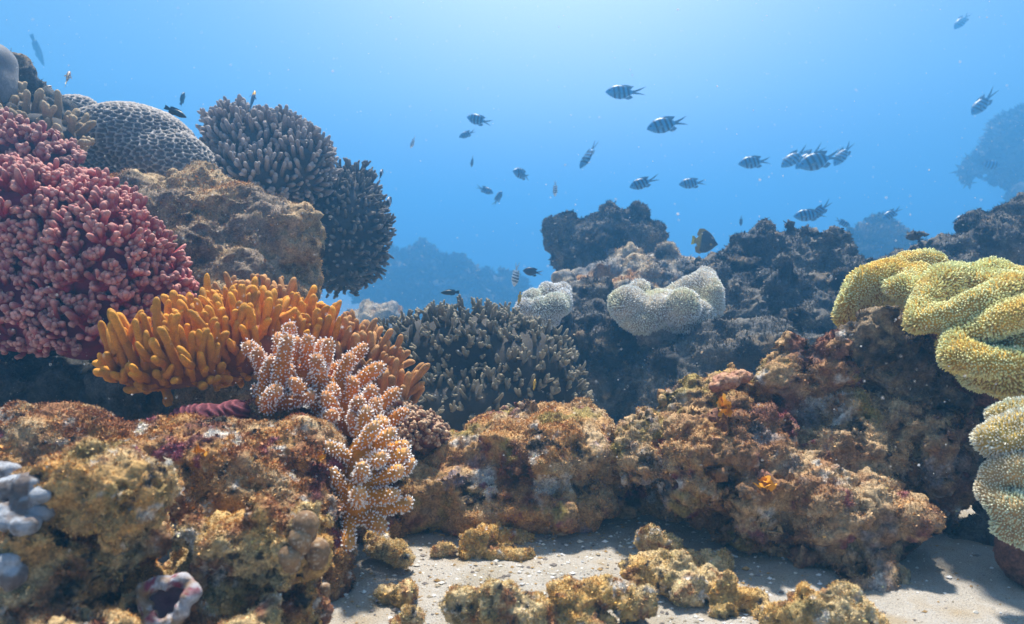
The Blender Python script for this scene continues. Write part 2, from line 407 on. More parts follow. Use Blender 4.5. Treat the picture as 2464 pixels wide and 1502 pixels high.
def lumps(blobs, voxel, smooth, u, amp, seed):
    V, Fs = ellipsoids(blobs); V, Q = remesh(V, Fs, voxel); V = lap(V, Q, smooth)
    if amp: V = V + vnormals(V, Q) * (fbm(V, u, 3, seed)[:, None] * amp)
    return V, Q, vnormals(V, Q)
def chain(pts, r, n=7, depth=None):
    """beads along a polyline of (px,py,depth[,r]) -> blobs"""
    pts = [tuple(p) + ((r,) if len(p) == 3 else ()) for p in pts]; out = []
    for a, b in zip(pts[:-1], pts[1:]):
        for k in range(n):
            t = k / n; q = [a[i] * (1 - t) + b[i] * t for i in range(4)]; out.append((q[0], q[1], q[2], q[3], q[3], q[3]))
    q = pts[-1]; out.append((q[0], q[1], q[2], q[3], q[3], q[3])); return out
def polyps(P, Nn, ln, wd, c0, c1, rng=RNG, wild=0.25, club=1.0):
    """short stalks with a rounded bright head: 4-sided prisms closed by a point"""
    n = len(P); d = nrm(Nn + rng.normal(0, wild, (n, 3))); a = nrm(np.cross(d, rng.normal(0, 1, (n, 3)))); b = np.cross(d, a)
    L = ln * rng.uniform(0.6, 1.3, (n, 1)); W = wd * rng.uniform(0.75, 1.25, (n, 1))
    ring = lambda c, w: [c + a * w, c + b * w, c - a * w, c - b * w]
    V = np.stack(ring(P - Nn * ln * 0.2, W * 0.6) + ring(P + d * L * 0.65, W * club) + [P + d * L], 1).reshape(-1, 3)
    k = np.arange(n)[:, None] * 9
    Fq = np.concatenate([k + np.array([[i, (i + 1) % 4, 4 + (i + 1) % 4, 4 + i]]) for i in range(4)])
    Ft = np.concatenate([k + np.array([[4 + i, 4 + (i + 1) % 4, 8]]) for i in range(4)])
    C0 = np.broadcast_to(np.asarray(c0), (n, 3)); C1 = np.broadcast_to(np.asarray(c1), (n, 3))
    C = np.stack([C0] * 4 + [C1] * 5, 1).reshape(-1, 3)
    return V, [Fq, Ft], C

build_haze()

# ------------------------------------------------------------------ the sea bed
def ground_z(x, y):
    P = np.stack([x, y, np.zeros_like(x)], -1)
    z = 0.018 * fbm(P, 0.35, 3, 3) + 0.004 * fbm(P, 0.05, 2, 5)
    far = np.clip(y - 1.6, 0, 40)
    z = z - 0.16 * np.minimum(far, 12) + 0.05 * np.clip(far / 4, 0, 1) * fbm(P, 1.5, 3, 8)
    return z
def build_seabed():
    # one sheet: fine cells near the camera that widen outwards
    xs = np.concatenate([-np.geomspace(30, 1.2, 40)[:-1], np.linspace(-1.2, 1.2, 330), np.geomspace(1.2, 30, 40)[1:]])
    ys = np.concatenate([np.linspace(-22, 0.3, 20)[:-1], np.linspace(0.3, 1.9, 230), np.geomspace(1.9, 45, 60)[1:]])
    X, Y = np.meshgrid(xs, ys); x, y = X.ravel(), Y.ravel(); z = ground_z(x, y)
    P = np.stack([x, y, z], -1)
    near = (np.abs(x) < 1.2) & (y > 0.3) & (y < 1.9)
    P[near, 2] += 0.0016 * fbm(P[near], 0.012, 2, 6)
    nx, ny = len(xs), len(ys)
    i = np.arange(nx * ny).reshape(ny, nx)
    Q = np.stack([i[:-1, :-1], i[:-1, 1:], i[1:, 1:], i[1:, :-1]], -1).reshape(-1, 4)
    m, nt, b = nodes_mat("sand"); N = nt.nodes.new; L = nt.links.new
    tc = N('ShaderNodeTexCoord')
    def noise(sc, det=3):
        n = N('ShaderNodeTexNoise'); n.inputs['Scale'].default_value = sc; n.inputs['Detail'].default_value = det; L(tc.outputs['Object'], n.inputs['Vector']); return n
    def ramp(n, stops):
        r = N('ShaderNodeValToRGB'); e = r.color_ramp.elements
        e[0].position, e[0].color = stops[0][0], (*stops[0][1], 1); e[1].position, e[1].color = stops[-1][0], (*stops[-1][1], 1)
        for p, c in stops[1:-1]: k = e.new(p); k.color = (*c, 1)
        L(n.outputs['Fac'], r.inputs[0]); return r
    big = ramp(noise(9), [(0.35, (0.33, 0.29, 0.23)), (0.5, (0.39, 0.36, 0.32)), (0.66, (0.33, 0.26, 0.17))])
    gr = ramp(noise(700, 2), [(0.3, (0.35, 0.33, 0.32)), (0.42, (0.95, 0.95, 0.95)), (0.6, (1, 1, 1)), (0.7, (1.3, 1.28, 1.25))])
    mx = N('ShaderNodeMix'); mx.data_type = 'RGBA'; mx.blend_type = 'MULTIPLY'; mx.inputs[0].default_value = 1
    L(big.outputs[0], mx.inputs[6]); L(gr.outputs[0], mx.inputs[7]); L(mx.outputs[2], b.inputs['Base Color'])
    b.inputs['Roughness'].default_value = 0.95; b.inputs['Specular IOR Level'].default_value = 0.15
    bp = N('ShaderNodeBump'); bp.inputs['Distance'].default_value = 0.003; L(noise(420, 4).outputs['Fac'], bp.inputs['Height']); L(bp.outputs[0], b.inputs['Normal'])
    o = obj("sand", mk_mesh("sand", P, [Q]), m); o['kind'] = 'structure'
build_seabed()

# ------------------------------------------------------------------ rocks near the sand
K = {}
_, K['mid'] = rock("algae_rock", "rounded rust brown algae covered rock behind the sand with a whitish crown", [
    (1290, 1090, 1.25, 205, 112, 170), (1110, 1160, 1.22, 125, 92, 130), (1420, 1130, 1.25, 120, 112, 120), (1250, 1200, 1.20, 235, 85, 130),
    (1340, 1020, 1.28, 95, 48, 90), (1215, 1050, 1.26, 75, 50, 90), (1010, 1210, 1.2, 62, 90, 90), (1500, 1180, 1.27, 60, 110, 90), (1260, 1300, 1.3, 300, 70, 120), (1605, 1225, 1.25, 90, 75, 45)],
    0.0032, ((0.34, 0.20, 0.08), TAN, [(OCHRE, 0.9, 0.05, 0.2), ((0.20, 0.08, 0.05), 1.0, 0.18, 0.16), (PALE, 0.5, 0.40, 0.15), ((0.26, 0.20, 0.21), 0.6, 0.4, 0.12), ((0.24, 0.08, 0.09), 0.5, 0.46, 0.1), ((0.30, 0.22, 0.07), 0.7, 0.42, 0.12), (DARK, 0.4, 0.42, 0.1)]), 0.085, 0.95, 3, 80000, 0.0036, 0.0009, chunks=0.12, knob=0.7)
_, K['right'] = rock("algae_rock", "large craggy ochre algae covered rock sloping down to the sand", [
    (1560, 1070, 1.2, 105, 100, 110), (1680, 1005, 1.22, 115, 80, 110), (1760, 955, 1.25, 100, 60, 100), (1900, 930, 1.22, 100, 84, 100), (1950, 900, 1.22, 50, 55, 60), (1750, 1120, 1.14, 185, 140, 150),
    (1900, 1220, 1.09, 190, 140, 140), (2050, 1100, 1.16, 150, 115, 120), (2185, 1005, 1.15, 75, 62, 80), (2290, 1015, 1.15, 52, 52, 60), (2090, 990, 1.2, 90, 58, 80),
    (2260, 1130, 1.14, 70, 100, 80), (2090, 1250, 1.06, 130, 100, 110), (1990, 1340, 1.05, 105, 52, 80), (1660, 1190, 1.30, 110, 95, 80), (2170, 1225, 1.03, 62, 34, 60), (2270, 1080, 1.1, 40, 70, 50), (1540, 1200, 1.34, 60, 90, 60)],
    0.0032, WARM, 0.10, 1.35, 14, 100000, 0.0038, 0.0009, knob=1.0, chunks=0.3)
rock("reef_boulder", "dark grey craggy boulder under the big yellow coral", [
    (2085, 850, 1.18, 62, 76, 60), (2030, 805, 1.19, 32, 32, 40), (2120, 775, 1.18, 55, 34, 45), (2170, 900, 1.2, 105, 76, 80), (2020, 885, 1.3, 40, 50, 50), (2230, 960, 1.2, 60, 50, 60), (2330, 1010, 1.45, 190, 150, 100), (2200, 1150, 1.45, 200, 140, 100), (2160, 790, 1.5, 50, 70, 60)],
    0.0036, ((0.16, 0.12, 0.085), (0.24, 0.17, 0.10), [(DARK, 0.8, 0.2, 0.2), ((0.34, 0.25, 0.14), 0.5, 0.34, 0.15)]), 0.07, 1.1, 22, 24000, 0.0042, 0.0010)
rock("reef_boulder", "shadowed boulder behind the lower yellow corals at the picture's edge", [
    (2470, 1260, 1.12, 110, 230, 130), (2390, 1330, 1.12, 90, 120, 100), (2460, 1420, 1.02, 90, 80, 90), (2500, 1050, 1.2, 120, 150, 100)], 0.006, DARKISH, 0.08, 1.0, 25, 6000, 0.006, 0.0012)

# foreground left
_, K['near'] = rock("algae_rock", "nearest blurry ochre boulder in the bottom left corner", [
    (245, 1175, 0.74, 150, 105, 120), (210, 1290, 0.78, 190, 120, 140), (330, 1200, 0.73, 80, 90, 90), (60, 1400, 0.70, 150, 90, 110), (220, 1440, 0.80, 180, 110, 120), (60, 1300, 0.78, 110, 120, 100), (120, 1200, 0.76, 80, 70, 80), (150, 1525, 0.66, 170, 45, 90)],
    0.0026, ((0.56, 0.41, 0.22), (0.50, 0.30, 0.11), [(OLIVE, 0.7, 0.38, 0.18), ((0.20, 0.085, 0.05), 0.9, 0.28, 0.18), (PALE, 0.4, 0.38, 0.14), (RUST, 0.7, 0.26, 0.18), (DARK, 0.35, 0.34, 0.12)]), 0.06, 1.2, 31, 40000, 0.0032, 0.0008, chunks=0.35)
_, K['front'] = rock("algae_rock", "lumpy yellow brown foreground rock carrying a ring sponge and brown knobs", [
    (590, 1290, 0.80, 150, 78, 110), (520, 1390, 0.84, 120, 100, 110), (700, 1310, 0.81, 80, 85, 90), (640, 1460, 0.84, 140, 100, 110), (470, 1280, 0.80, 65, 55, 75), (705, 1440, 0.85, 80, 110, 90), (420, 1480, 0.76, 110, 70, 80), (560, 1500, 0.74, 120, 40, 70)],
    0.0026, ((0.52, 0.32, 0.11), (0.54, 0.40, 0.20), [(OLIVE, 0.7, 0.36, 0.18), ((0.20, 0.085, 0.05), 0.9, 0.26, 0.18), (PALE, 0.4, 0.36, 0.14), (RUST, 0.7, 0.28, 0.18), (DARK, 0.35, 0.36, 0.12)]), 0.06, 1.25, 37, 40000, 0.0032, 0.0008, chunks=0.35)
_, K['ledge'] = rock("algae_rock", "flat rust coloured rock ledge under the orange finger coral", [
    (120, 1050, 0.99, 210, 72, 120), (560, 1110, 1.0, 240, 95, 140), (720, 1110, 1.02, 115, 110, 120), (380, 1085, 0.99, 175, 80, 130), (800, 1240, 1.02, 55, 110, 80), (300, 1170, 0.94, 200, 90, 120), (0, 1120, 0.95, 150, 90, 100), (640, 1220, 0.95, 180, 90, 100), (780, 1340, 0.98, 70, 120, 90), (850, 1130, 1.14, 90, 110, 70), (880, 1250, 1.16, 90, 110, 70), (640, 1010, 1.14, 130, 50, 80), (950, 1130, 1.24, 90, 90, 60)],
    0.003, REDDISH, 0.065, 0.9, 41, 80000, 0.0042, 0.0010, chunks=0.25, knob=0.8, leafy=0.1)

# rubble on the sand
RUB = [
    ("flat sandy rubble stone with a hollow underside in the bottom centre", [(1130, 1460, 0.86, 62, 40, 45), (1200, 1450, 0.86, 55, 42, 45), (1270, 1475, 0.86, 55, 32, 40), (1310, 1495, 0.86, 40, 22, 30)], 51),
    ("knobbly sandy rubble stone between two others along the bottom edge", [(1380, 1440, 0.88, 55, 42, 45), (1450, 1430, 0.88, 60, 36, 45), (1520, 1455, 0.88, 45, 42, 40), (1400, 1490, 0.86, 80, 20, 40)], 52),
    ("long bent tan rubble branch lying on the sand towards the bottom right", [(1545, 1370, 0.98, 50, 30, 35), (1610, 1380, 0.96, 60, 34, 35), (1690, 1410, 0.94, 70, 34, 35), (1780, 1440, 0.92, 75, 34, 35), (1870, 1480, 0.9, 70, 32, 35), (1640, 1430, 0.93, 35, 36, 30), (1580, 1345, 1.0, 45, 20, 30)], 53),
    ("short olive brown rubble branch in the shade of the large craggy rock", [(1560, 1295, 1.06, 34, 30, 30), (1615, 1315, 1.05, 38, 26, 28), (1680, 1345, 1.03, 40, 24, 26), (1725, 1362, 1.02, 30, 17, 22)], 54),
    ("golden bushy rubble lump at the bottom edge beneath the craggy rock", [(1990, 1475, 0.82, 75, 50, 50), (2060, 1500, 0.82, 70, 34, 45), (1900, 1500, 0.84, 70, 28, 40), (2010, 1440, 0.83, 30, 24, 28)], 55),
    ("fuzzy tan rubble stone standing on the sand in front of the rounded rock", [(1150, 1318, 1.08, 40, 38, 36), (1205, 1335, 1.07, 42, 24, 30), (1245, 1345, 1.06, 22, 20, 22)], 56),
    ("small brown rubble stone left of the fuzzy tan stone", [(1058, 1330, 1.08, 24, 16, 18), (1090, 1325, 1.08, 20, 17, 18)], 57),
    ("half buried sandy rubble piece below the white tipped finger coral", [(925, 1320, 1.05, 40, 26, 30), (965, 1345, 1.03, 30, 18, 24), (900, 1300, 1.06, 30, 16, 24)], 58),
    ("thin rubble chip lying alone on the sand near the foreground rock", [(930, 1428, 0.94, 32, 12, 22), (965, 1440, 0.93, 24, 10, 18)], 59),
    ("small dark rubble piece in the bottom centre left of the hollow stone", [(990, 1480, 0.87, 28, 18, 20), (960, 1495, 0.87, 18, 12, 16)], 60),
    ("little brown stone under the rounded rock's shady right end", [(1215, 1290, 1.12, 36, 16, 20), (1260, 1300, 1.12, 22, 12, 16)], 61),
]
for lb, bl, sd in RUB:
    rock("rubble_stone", lb, bl, 0.0021, SANDY, 0.032, 0.95, sd, 6000 if len(bl) > 2 else 1800, 0.0032, 0.0008, leafy=0.03, cat="rubble", group="loose rubble lying on the sand", smooth=4)

def build_grit():
    n = 6000
    x = RNG.normal(0.05, 0.28, n); y = RNG.uniform(0.8, 1.3, n); z = ground_z(x, y)
    r = np.exp(RNG.normal(math.log(0.0012), 0.55, n)); r[:90] *= 2.6
    V = (OCT_V[None] * RNG.uniform(0.6, 1.3, (n, 6, 1)) * r[:, None, None] * np.array([1.3, 1.0, 0.7]) + np.stack([x, y, z + r * 0.3], -1)[:, None]).reshape(-1, 3)
    Fs = (np.arange(n)[:, None, None] * 6 + OCT_F[None]).reshape(-1, 3)
    pal = np.array([(0.7, 0.66, 0.58), (0.45, 0.36, 0.24), (0.2, 0.17, 0.15), (0.8, 0.78, 0.75), (0.4, 0.25, 0.1)])
    c = np.repeat(pal[RNG.integers(0, 5, n)], 6, 0)
    o = obj("gravel", mk_mesh("gravel", V, [Fs], c, False), M_TURF); o['kind'] = 'stuff'
build_grit()

# ------------------------------------------------------------------ rocks of the middle distance
_, K['tan'] = rock("reef_boulder", "broad tan ledge boulder with a flat sunlit top below the honeycomb coral", [
    (390, 512, 1.78, 185, 66, 130), (510, 540, 1.76, 190, 100, 140), (640, 590, 1.72, 125, 120, 120), (725, 560, 1.70, 48, 78, 70), (700, 670, 1.72, 55, 95, 70), (480, 630, 1.66, 135, 115, 120),
    (330, 520, 1.72, 130, 100, 120), (580, 700, 1.62, 120, 95, 110), (500, 850, 1.7, 300, 200, 150), (735, 600, 2.4, 70, 105, 60), (640, 560, 2.2, 110, 120, 90), (240, 465, 1.8, 110, 36, 80)],
    0.0055, ((0.36, 0.25, 0.14), (0.44, 0.32, 0.18), [((0.24, 0.18, 0.13), 0.9, 0.2, 0.2), (DARK, 0.5, 0.36, 0.12), ((0.34, 0.18, 0.07), 0.8, 0.35, 0.15)]), 0.13, 0.9, 71, 55000, 0.006, 0.0013, chunks=0.15, knob=0.6)
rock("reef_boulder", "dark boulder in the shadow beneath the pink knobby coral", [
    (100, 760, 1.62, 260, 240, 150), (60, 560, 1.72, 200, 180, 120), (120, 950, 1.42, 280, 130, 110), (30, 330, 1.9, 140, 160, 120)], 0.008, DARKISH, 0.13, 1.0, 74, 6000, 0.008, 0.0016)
_, K['reef'] = rock("reef_boulder", "wide dark reef block with a jagged crest behind the white leather corals", [
    (1800, 690, 2.8, 130, 110, 120), (1900, 640, 2.8, 120, 85, 120), (1990, 662, 2.85, 78, 58, 100), (2070, 665, 2.85, 28, 34, 60), (1760, 610, 2.75, 28, 26, 40), (1862, 555, 2.75, 20, 24, 30), (1945, 565, 2.75, 40, 32, 50), (1700, 700, 2.7, 60, 70, 80),
    (1900, 800, 2.7, 270, 170, 200), (1500, 890, 2.5, 220, 160, 150), (1650, 930, 2.45, 300, 160, 150), (1420, 745, 2.7, 80, 62, 90), (1330, 830, 2.6, 100, 110, 90), (1950, 770, 2.3, 60, 30, 50), (1820, 950, 2.2, 300, 180, 130), (1830, 610, 2.8, 60, 50, 60), (1470, 830, 2.35, 60, 40, 60), (1460, 920, 2.3, 50, 80, 60), (2040, 690, 2.75, 60, 50, 60)],
    0.0085, DARKISH, 0.14, 1.2, 77, 60000, 0.011, 0.0020, up_only=True)
rock("reef_ridge", "dark flat topped ridge rising behind the big yellow coral", [
    (2270, 640, 2.6, 100, 38, 100), (2410, 592, 2.5, 92, 84, 110), (2445, 530, 2.5, 56, 38, 80), (2208, 565, 2.6, 24, 12, 30), (2350, 690, 2.6, 250, 85, 120), (2330, 590, 2.55, 80, 30, 60), (2400, 800, 2.6, 220, 140, 100), (2300, 860, 2.6, 200, 120, 100), (2190, 640, 2.65, 26, 18, 50)],
    0.008, DARKISH, 0.11, 1.1, 81, 22000, 0.010, 0.0018)
_, K['mush'] = rock("mushroom_rock", "mushroom shaped dark rock standing against the open blue water", [
    (1470, 590, 3.6, 122, 68, 110), (1362, 558, 3.6, 36, 38, 50), (1470, 522, 3.6, 36, 30, 45), (1528, 518, 3.6, 32, 30, 45), (1575, 562, 3.6, 34, 30, 40), (1425, 540, 3.6, 30, 26, 30), (1345, 575, 3.6, 34, 40, 40), (1362, 535, 3.6, 28, 26, 30), (1410, 650, 3.6, 70, 60, 80), (1450, 630, 3.55, 108, 56, 80), (1500, 640, 3.6, 90, 50, 80), (1420, 720, 3.5, 80, 60, 80)],
    0.010, DARKISH, 0.10, 0.95, 86, 30000, 0.012, 0.0024)
rock("reef_boulder", "tan silt covered mound at the foot of the mushroom rock", [
    (1550, 675, 3.3, 105, 58, 100), (1480, 720, 3.2, 180, 60, 100), (1367, 685, 3.1, 34, 28, 40), (1400, 720, 2.95, 45, 35, 50), (1620, 700, 3.2, 60, 40, 60), (1640, 645, 3.6, 40, 16, 40)],
    0.010, GREYISH, 0.18, 0.8, 88, 16000, 0.011, 0.002)
rock("reef_boulder", "pale rounded mound low in the gap left of the dark branching coral", [(920, 766, 5.4, 60, 34, 50), (860, 780, 5.6, 60, 30, 50), (960, 850, 5.2, 120, 70, 60)], 0.016, GREYISH, 0.26, 0.7, 90, 7000, 0.016, 0.003)
# far masses
rock("distant_bommie", "far bushy blue reef mound seen between the finger coral and mushroom rock", [(1040, 665, 17, 85, 58, 90), (960, 655, 17, 60, 46, 70), (1120, 695, 16.6, 70, 36, 70), (1000, 710, 16.4, 140, 60, 80), (1210, 705, 17.4, 60, 45, 60), (1130, 800, 16, 260, 90, 80)],
    0.06, DARKISH, 0.65, 1.4, 93, 40000, 0.11, 0.028, mat=M_FARROCK, leafy=0.3)
rock("distant_bommie", "faint blue overhanging reef wall at the picture's right edge", [(2455, 350, 14, 78, 66, 100), (2392, 392, 14, 46, 26, 80), (2500, 300, 14, 90, 40, 80), (2480, 410, 14, 90, 46, 80), (2520, 520, 14, 80, 120, 80), (2540, 760, 14, 90, 200, 80)],
    0.06, DARKISH, 0.42, 1.5, 95, 14000, 0.12, 0.03, mat=M_FARROCK)
rock("distant_bommie", "hazy blue coral mound between the reef block and the ridge", [(2130, 575, 10.5, 72, 34, 60), (2070, 605, 10.5, 60, 32, 60), (2180, 605, 10.5, 46, 30, 60), (2120, 680, 10.5, 140, 80, 60), (2120, 830, 10.5, 180, 120, 60)],
    0.04, DARKISH, 0.45, 1.2, 97, 16000, 0.06, 0.014, mat=M_FARROCK)
rock("distant_bommie", "small hazy reef head peeking past the right end of the flat topped ridge", [(2460, 460, 13, 30, 18, 40), (2485, 480, 13, 40, 30, 40), (2480, 640, 13, 60, 150, 60)], 0.04, DARKISH, 0.4, 1.0, 98, 3000, 0.05, 0.01, mat=M_FARROCK)

# ------------------------------------------------------------------ corals made of fingers
def colony_sites(blobs, voxel, r, seed, n=6000, want=None, smooth=4, amp=0.006, zmin=-0.5, face=-0.25):
    V, Q, Nn = lumps(blobs, voxel, smooth, 0.06, amp, seed)
    rng = np.random.default_rng(seed)
    P, Pn, _ = scatter(V, Q, n, None, rng)
    P, _ix = P, None
    # smooth normals at the sites
    ok = (Pn[:, 2] > zmin) & ((Pn * nrm(CAM - P)).sum(1) > face)
    if want is not None: ok &= want(proj(P))
    P, Pn = spaced(P[ok], Pn[ok], r)
    return (V, Q, Nn), P, Pn, rng
def poly_in(q, poly):
    x, y = q[:, 0], q[:, 1]; c = np.zeros(len(x), bool); n = len(poly)
    for i in range(n):
        (x1, y1), (x2, y2) = poly[i], poly[(i + 1) % n]
        if y1 != y2: c ^= ((y1 > y) != (y2 > y)) & (x < (x2 - x1) * (y - y1) / (y2 - y1) + x1)
    return c

# orange finger leather coral
def orange_coral():
    blobs = [(400, 895, 1.15, 130, 40, 70), (560, 840, 1.26, 150, 75, 120), (620, 790, 1.4, 110, 60, 100), (740, 850, 1.36, 120, 60, 110), (860, 910, 1.34, 75, 60, 80), (945, 985, 1.30, 38, 40, 50)]
    poly = [(620, 820), (690, 790), (790, 850), (840, 920), (890, 1020), (960, 1300), (700, 1300), (610, 1000)]
    base, P, Pn, rng = colony_sites(blobs, 0.006, 0.0136, 101, 14000, lambda q: ~(poly_in(q, poly) & (q[:, 2] < 1.27)), zmin=-1.1, face=-0.1)
    t = thing("finger_coral", "orange smooth finger coral fanning over the rust coloured ledge", "coral", at(560, 940, 1.25), "soft finger corals")
    loc = np.array(t.location)
    V, Q, Nn = base
    c = patches(V, 0.05, (0.34, 0.11, 0.015), (0.26, 0.07, 0.02), [], 5)
    obj("base", mk_mesh("base", V - loc, [Q], c), M_SOFT, t)
    fs = []
    for p, n in zip(P, Pn):
        q = proj(p[None])[0]
        front = sstep(1.22, 1.10, q[2])
        d = nrm(n * (0.5 - 0.05 * front) + np.array([(q[0] - 560) / 1100, -0.02, 0.85]) + rng.normal(0, 0.16, 3))
        if n[2] < 0.05: d = nrm(n * 0.5 + np.array([0, -0.05, 0.6]) + rng.normal(0, 0.22, 3))
        L = rng.uniform(0.035, 0.062) * (0.6 if n[2] < -0.2 else 1) * (1 + 0.25 * front); r = rng.uniform(0.0058, 0.0076)
        k = rng.uniform(0.75, 1.2); tone = np.array([0.62, 0.20, 0.012]) * k; tone2 = np.array([0.80, 0.36, 0.03]) * k
        if q[0] > 800 or q[1] < 760: tone, tone2 = np.array([0.46, 0.18, 0.04]) * k, np.array([0.60, 0.30, 0.10]) * k
        pr = [finger(p - n * 0.006, d, L, r, rng.normal(0, 0.18, 3) + np.array([0, 0, 0.15]), tone * 0.85, tone2, 10, 0.09, 0.92, 1.15, rng)]
        if rng.random() < 0.5:        # a side finger
            d2 = nrm(d + rng.normal(0, 0.55, 3) + np.array([0, 0, 0.15])); pr.append(finger(p + d * L * rng.uniform(0.2, 0.45), d2, L * rng.uniform(0.4, 0.65), r * 0.9, rng.normal(0, 0.1, 3) + np.array([0, 0, 0.3]), tone, tone2, 9, 0.07, 0.85, 1.0, rng))
        fs.append(merge(pr))
    put_parts(t, "finger", "fingers", fs, M_SOFT, 100)
    print("orange fingers", len(fs))
orange_coral()

def polyp_coral(label, blobs, r, seed, tipmix, lean, Lr, rr, want=None, group="soft finger corals", npol=11000, core=(0.66, 0.22, 0.010)):
    base, P, Pn, rng = colony_sites(blobs, 0.005, r, seed, 5000, want, zmin=-0.75, face=-0.2)
    t = thing("polyp_finger_coral", label, "coral", P.mean(0), group); loc = np.array(t.location)
    V, Q, Nn = base
    c = patches(V, 0.04, core, tuple(np.array(core) * 0.8), [], seed)
    obj("base", mk_mesh("base", V - loc, [Q], c), M_SOFT, t)
    fs = []
    for p, n in zip(P, Pn):
        d = nrm(n * 0.75 + np.array(lean) + rng.normal(0, 0.14, 3))
        L = rng.uniform(*Lr); k = rng.uniform(0.8, 1.15)
        c0 = np.array(core) * k; c1 = (np.array(core) * (1 - tipmix) + np.array([0.95, 0.85, 0.72]) * tipmix) * k
        fs.append(finger(p - n * 0.005, d, L, rng.uniform(*rr), rng.normal(0, 0.15, 3) + np.array([0, 0, 0.2]), c0, c1, 10, 0.09, 0.98, 1.2, rng, 5))
    tot = sum(np.linalg.norm(np.ptp(f[0], axis=0)) for f in fs)
    made = put_parts(t, "finger", "fingers", fs, M_SOFT, 100)
    for i, o in made:
        Vf, Ff, Cf = fs[i]; T = tri(Vf, Ff); Qd = T[:, [0, 1, 2, 2]]
        n = int(npol / len(fs) * np.linalg.norm(np.ptp(Vf, axis=0)) / (tot / len(fs)))
        a, b, cc = Vf[T[:, 0]], Vf[T[:, 1]], Vf[T[:, 2]]; nn = np.cross(b - a, cc - a); w = np.linalg.norm(nn, axis=1); w = np.cumsum(w)
        f = np.searchsorted(w, rng.random(n * 3) * w[-1]); u = rng.random((n * 3, 1)); v = rng.random((n * 3, 1)); fl = u + v > 1; u = np.where(fl, 1 - u, u); v = np.where(fl, 1 - v, v)
        pp = a[f] + (b[f] - a[f]) * u + (cc[f] - a[f]) * v; pn = nrm(nn[f]) 
        pp, pn = spaced(pp, pn, 0.0038)
        pv, pf, pc = polyps(pp, pn, 0.0044, 0.0009, (0.70, 0.34, 0.07), (0.95, 0.94, 0.92), rng, 0.4, 1.4)
        po = obj("polyps", mk_mesh("polyps", pv - loc, pf, pc, False), M_POLYP, o); po['kind'] = 'stuff'
    print(label, len(fs))
polyp_coral("orange finger coral dusted with white polyps in front of the smooth orange one",
    [(680, 892, 1.15, 48, 46, 40), (740, 915, 1.14, 60, 52, 45), (800, 960, 1.12, 50, 55, 45), (660, 965, 1.09, 45, 26, 30), (860, 1010, 1.10, 40, 40, 40), (900, 1035, 1.08, 36, 34, 36)],
    0.0215, 111, 0.15, (0.34, -0.08, 0.55), (0.038, 0.064), (0.0092, 0.0112), want=lambda q: (q[:, 0] > 625) & (q[:, 0] < 940))
polyp_coral("white tipped golden finger coral hanging down to the sand",
    [(880, 1120, 1.03, 48, 70, 40), (865, 1200, 1.01, 48, 55, 40), (895, 1060, 1.05, 40, 40, 35)],
    0.0215, 113, 0.2, (0.30, -0.12, 0.14), (0.030, 0.054), (0.0088, 0.0110), npol=8000, core=(0.70, 0.28, 0.010))

# pink knobby coral
def knob_cluster(p, n, R, rng, c0, c1, nub_r, count, up=0.3):
    """a short trunk that breaks into a tight head of branchlets, some of them forked"""
    cm = c0 * 0.75 + c1 * 0.25
    parts = [finger(p - n * R * 0.5, n, R * 1.2, R * 0.36, (0, 0, 0), c0 * 0.8, c0, 8, 0.10, 0.95, 1.0, rng)]
    for k in range(count):
        d = nrm(n + rng.normal(0, 0.62, 3) + np.array([0, 0, up]))
        if (d * n).sum() < 0.05: continue
        L = R * rng.uniform(0.9, 1.5); r = nub_r * rng.uniform(0.75, 1.25); m = rng.uniform(0.8, 1.15)
        parts.append(finger(p + d * R * 0.05, d, L, r, rng.normal(0, 0.14, 3) + np.array([0, 0, 0.15]), c0 * m, c1 * m, 7, 0.13, 1.0, 0.9, rng, 5))
        while rng.random() < 0.55:
            d2 = nrm(d + rng.normal(0, 0.6, 3)); parts.append(finger(p + d * L * rng.uniform(0.5, 0.7), d2, L * rng.uniform(0.35, 0.5), r * 0.9, (0, 0, 0.1), cm * m, c1 * m, 7, 0.13, 1.0, 0.9, rng, 2.4))
    return merge(parts)
def pink_coral(label, blobs, r, seed, R, nub_r, c0, c1, want=None, count=(7, 13), base_c=(0.22, 0.035, 0.06), group=None, name="knob_coral", mat=None, loc=None, nm="branch_cluster", face=-0.2):
    base, P, Pn, rng = colony_sites(blobs, 0.008, r, seed, 9000, want, zmin=-0.7, face=face)
    t = thing(name, label, "coral", P.mean(0), group); loc = np.array(t.location); V, Q, Nn = base
    c = patches(V, 0.06, base_c, tuple(np.array(base_c) * 0.7), [], seed)
    obj("base", mk_mesh("base", V - loc, [Q], c), mat or M_SOFT, t)
    cl = []
    for p, n in zip(P, Pn):
        m = rng.uniform(0.8, 1.15)
        cl.append(knob_cluster(p, nrm(n + np.array([0, -0.1, 0.35])), R * rng.uniform(0.75, 1.2), rng, np.array(c0) * m, np.array(c1) * m, nub_r, rng.integers(*count)))
    put_parts(t, nm, nm + "s", cl, mat or M_SOFT, 100)
    print(label, len(cl))
pink_coral("big pink knobby coral covering the slope at the left side",
    [(80, 570, 1.36, 210, 130, 120), (260, 650, 1.34, 130, 150, 110), (80, 740, 1.32, 190, 110, 100), (190, 520, 1.42, 115, 80, 90), (50, 480, 1.45, 110, 66, 90), (380, 690, 1.36, 55, 60, 60), (200, 800, 1.30, 90, 70, 70)],
    0.0268, 121, 0.025, 0.0054, (0.38, 0.008, 0.036), (0.74, 0.37, 0.30), count=(9, 15), base_c=(0.26, 0.008, 0.04))
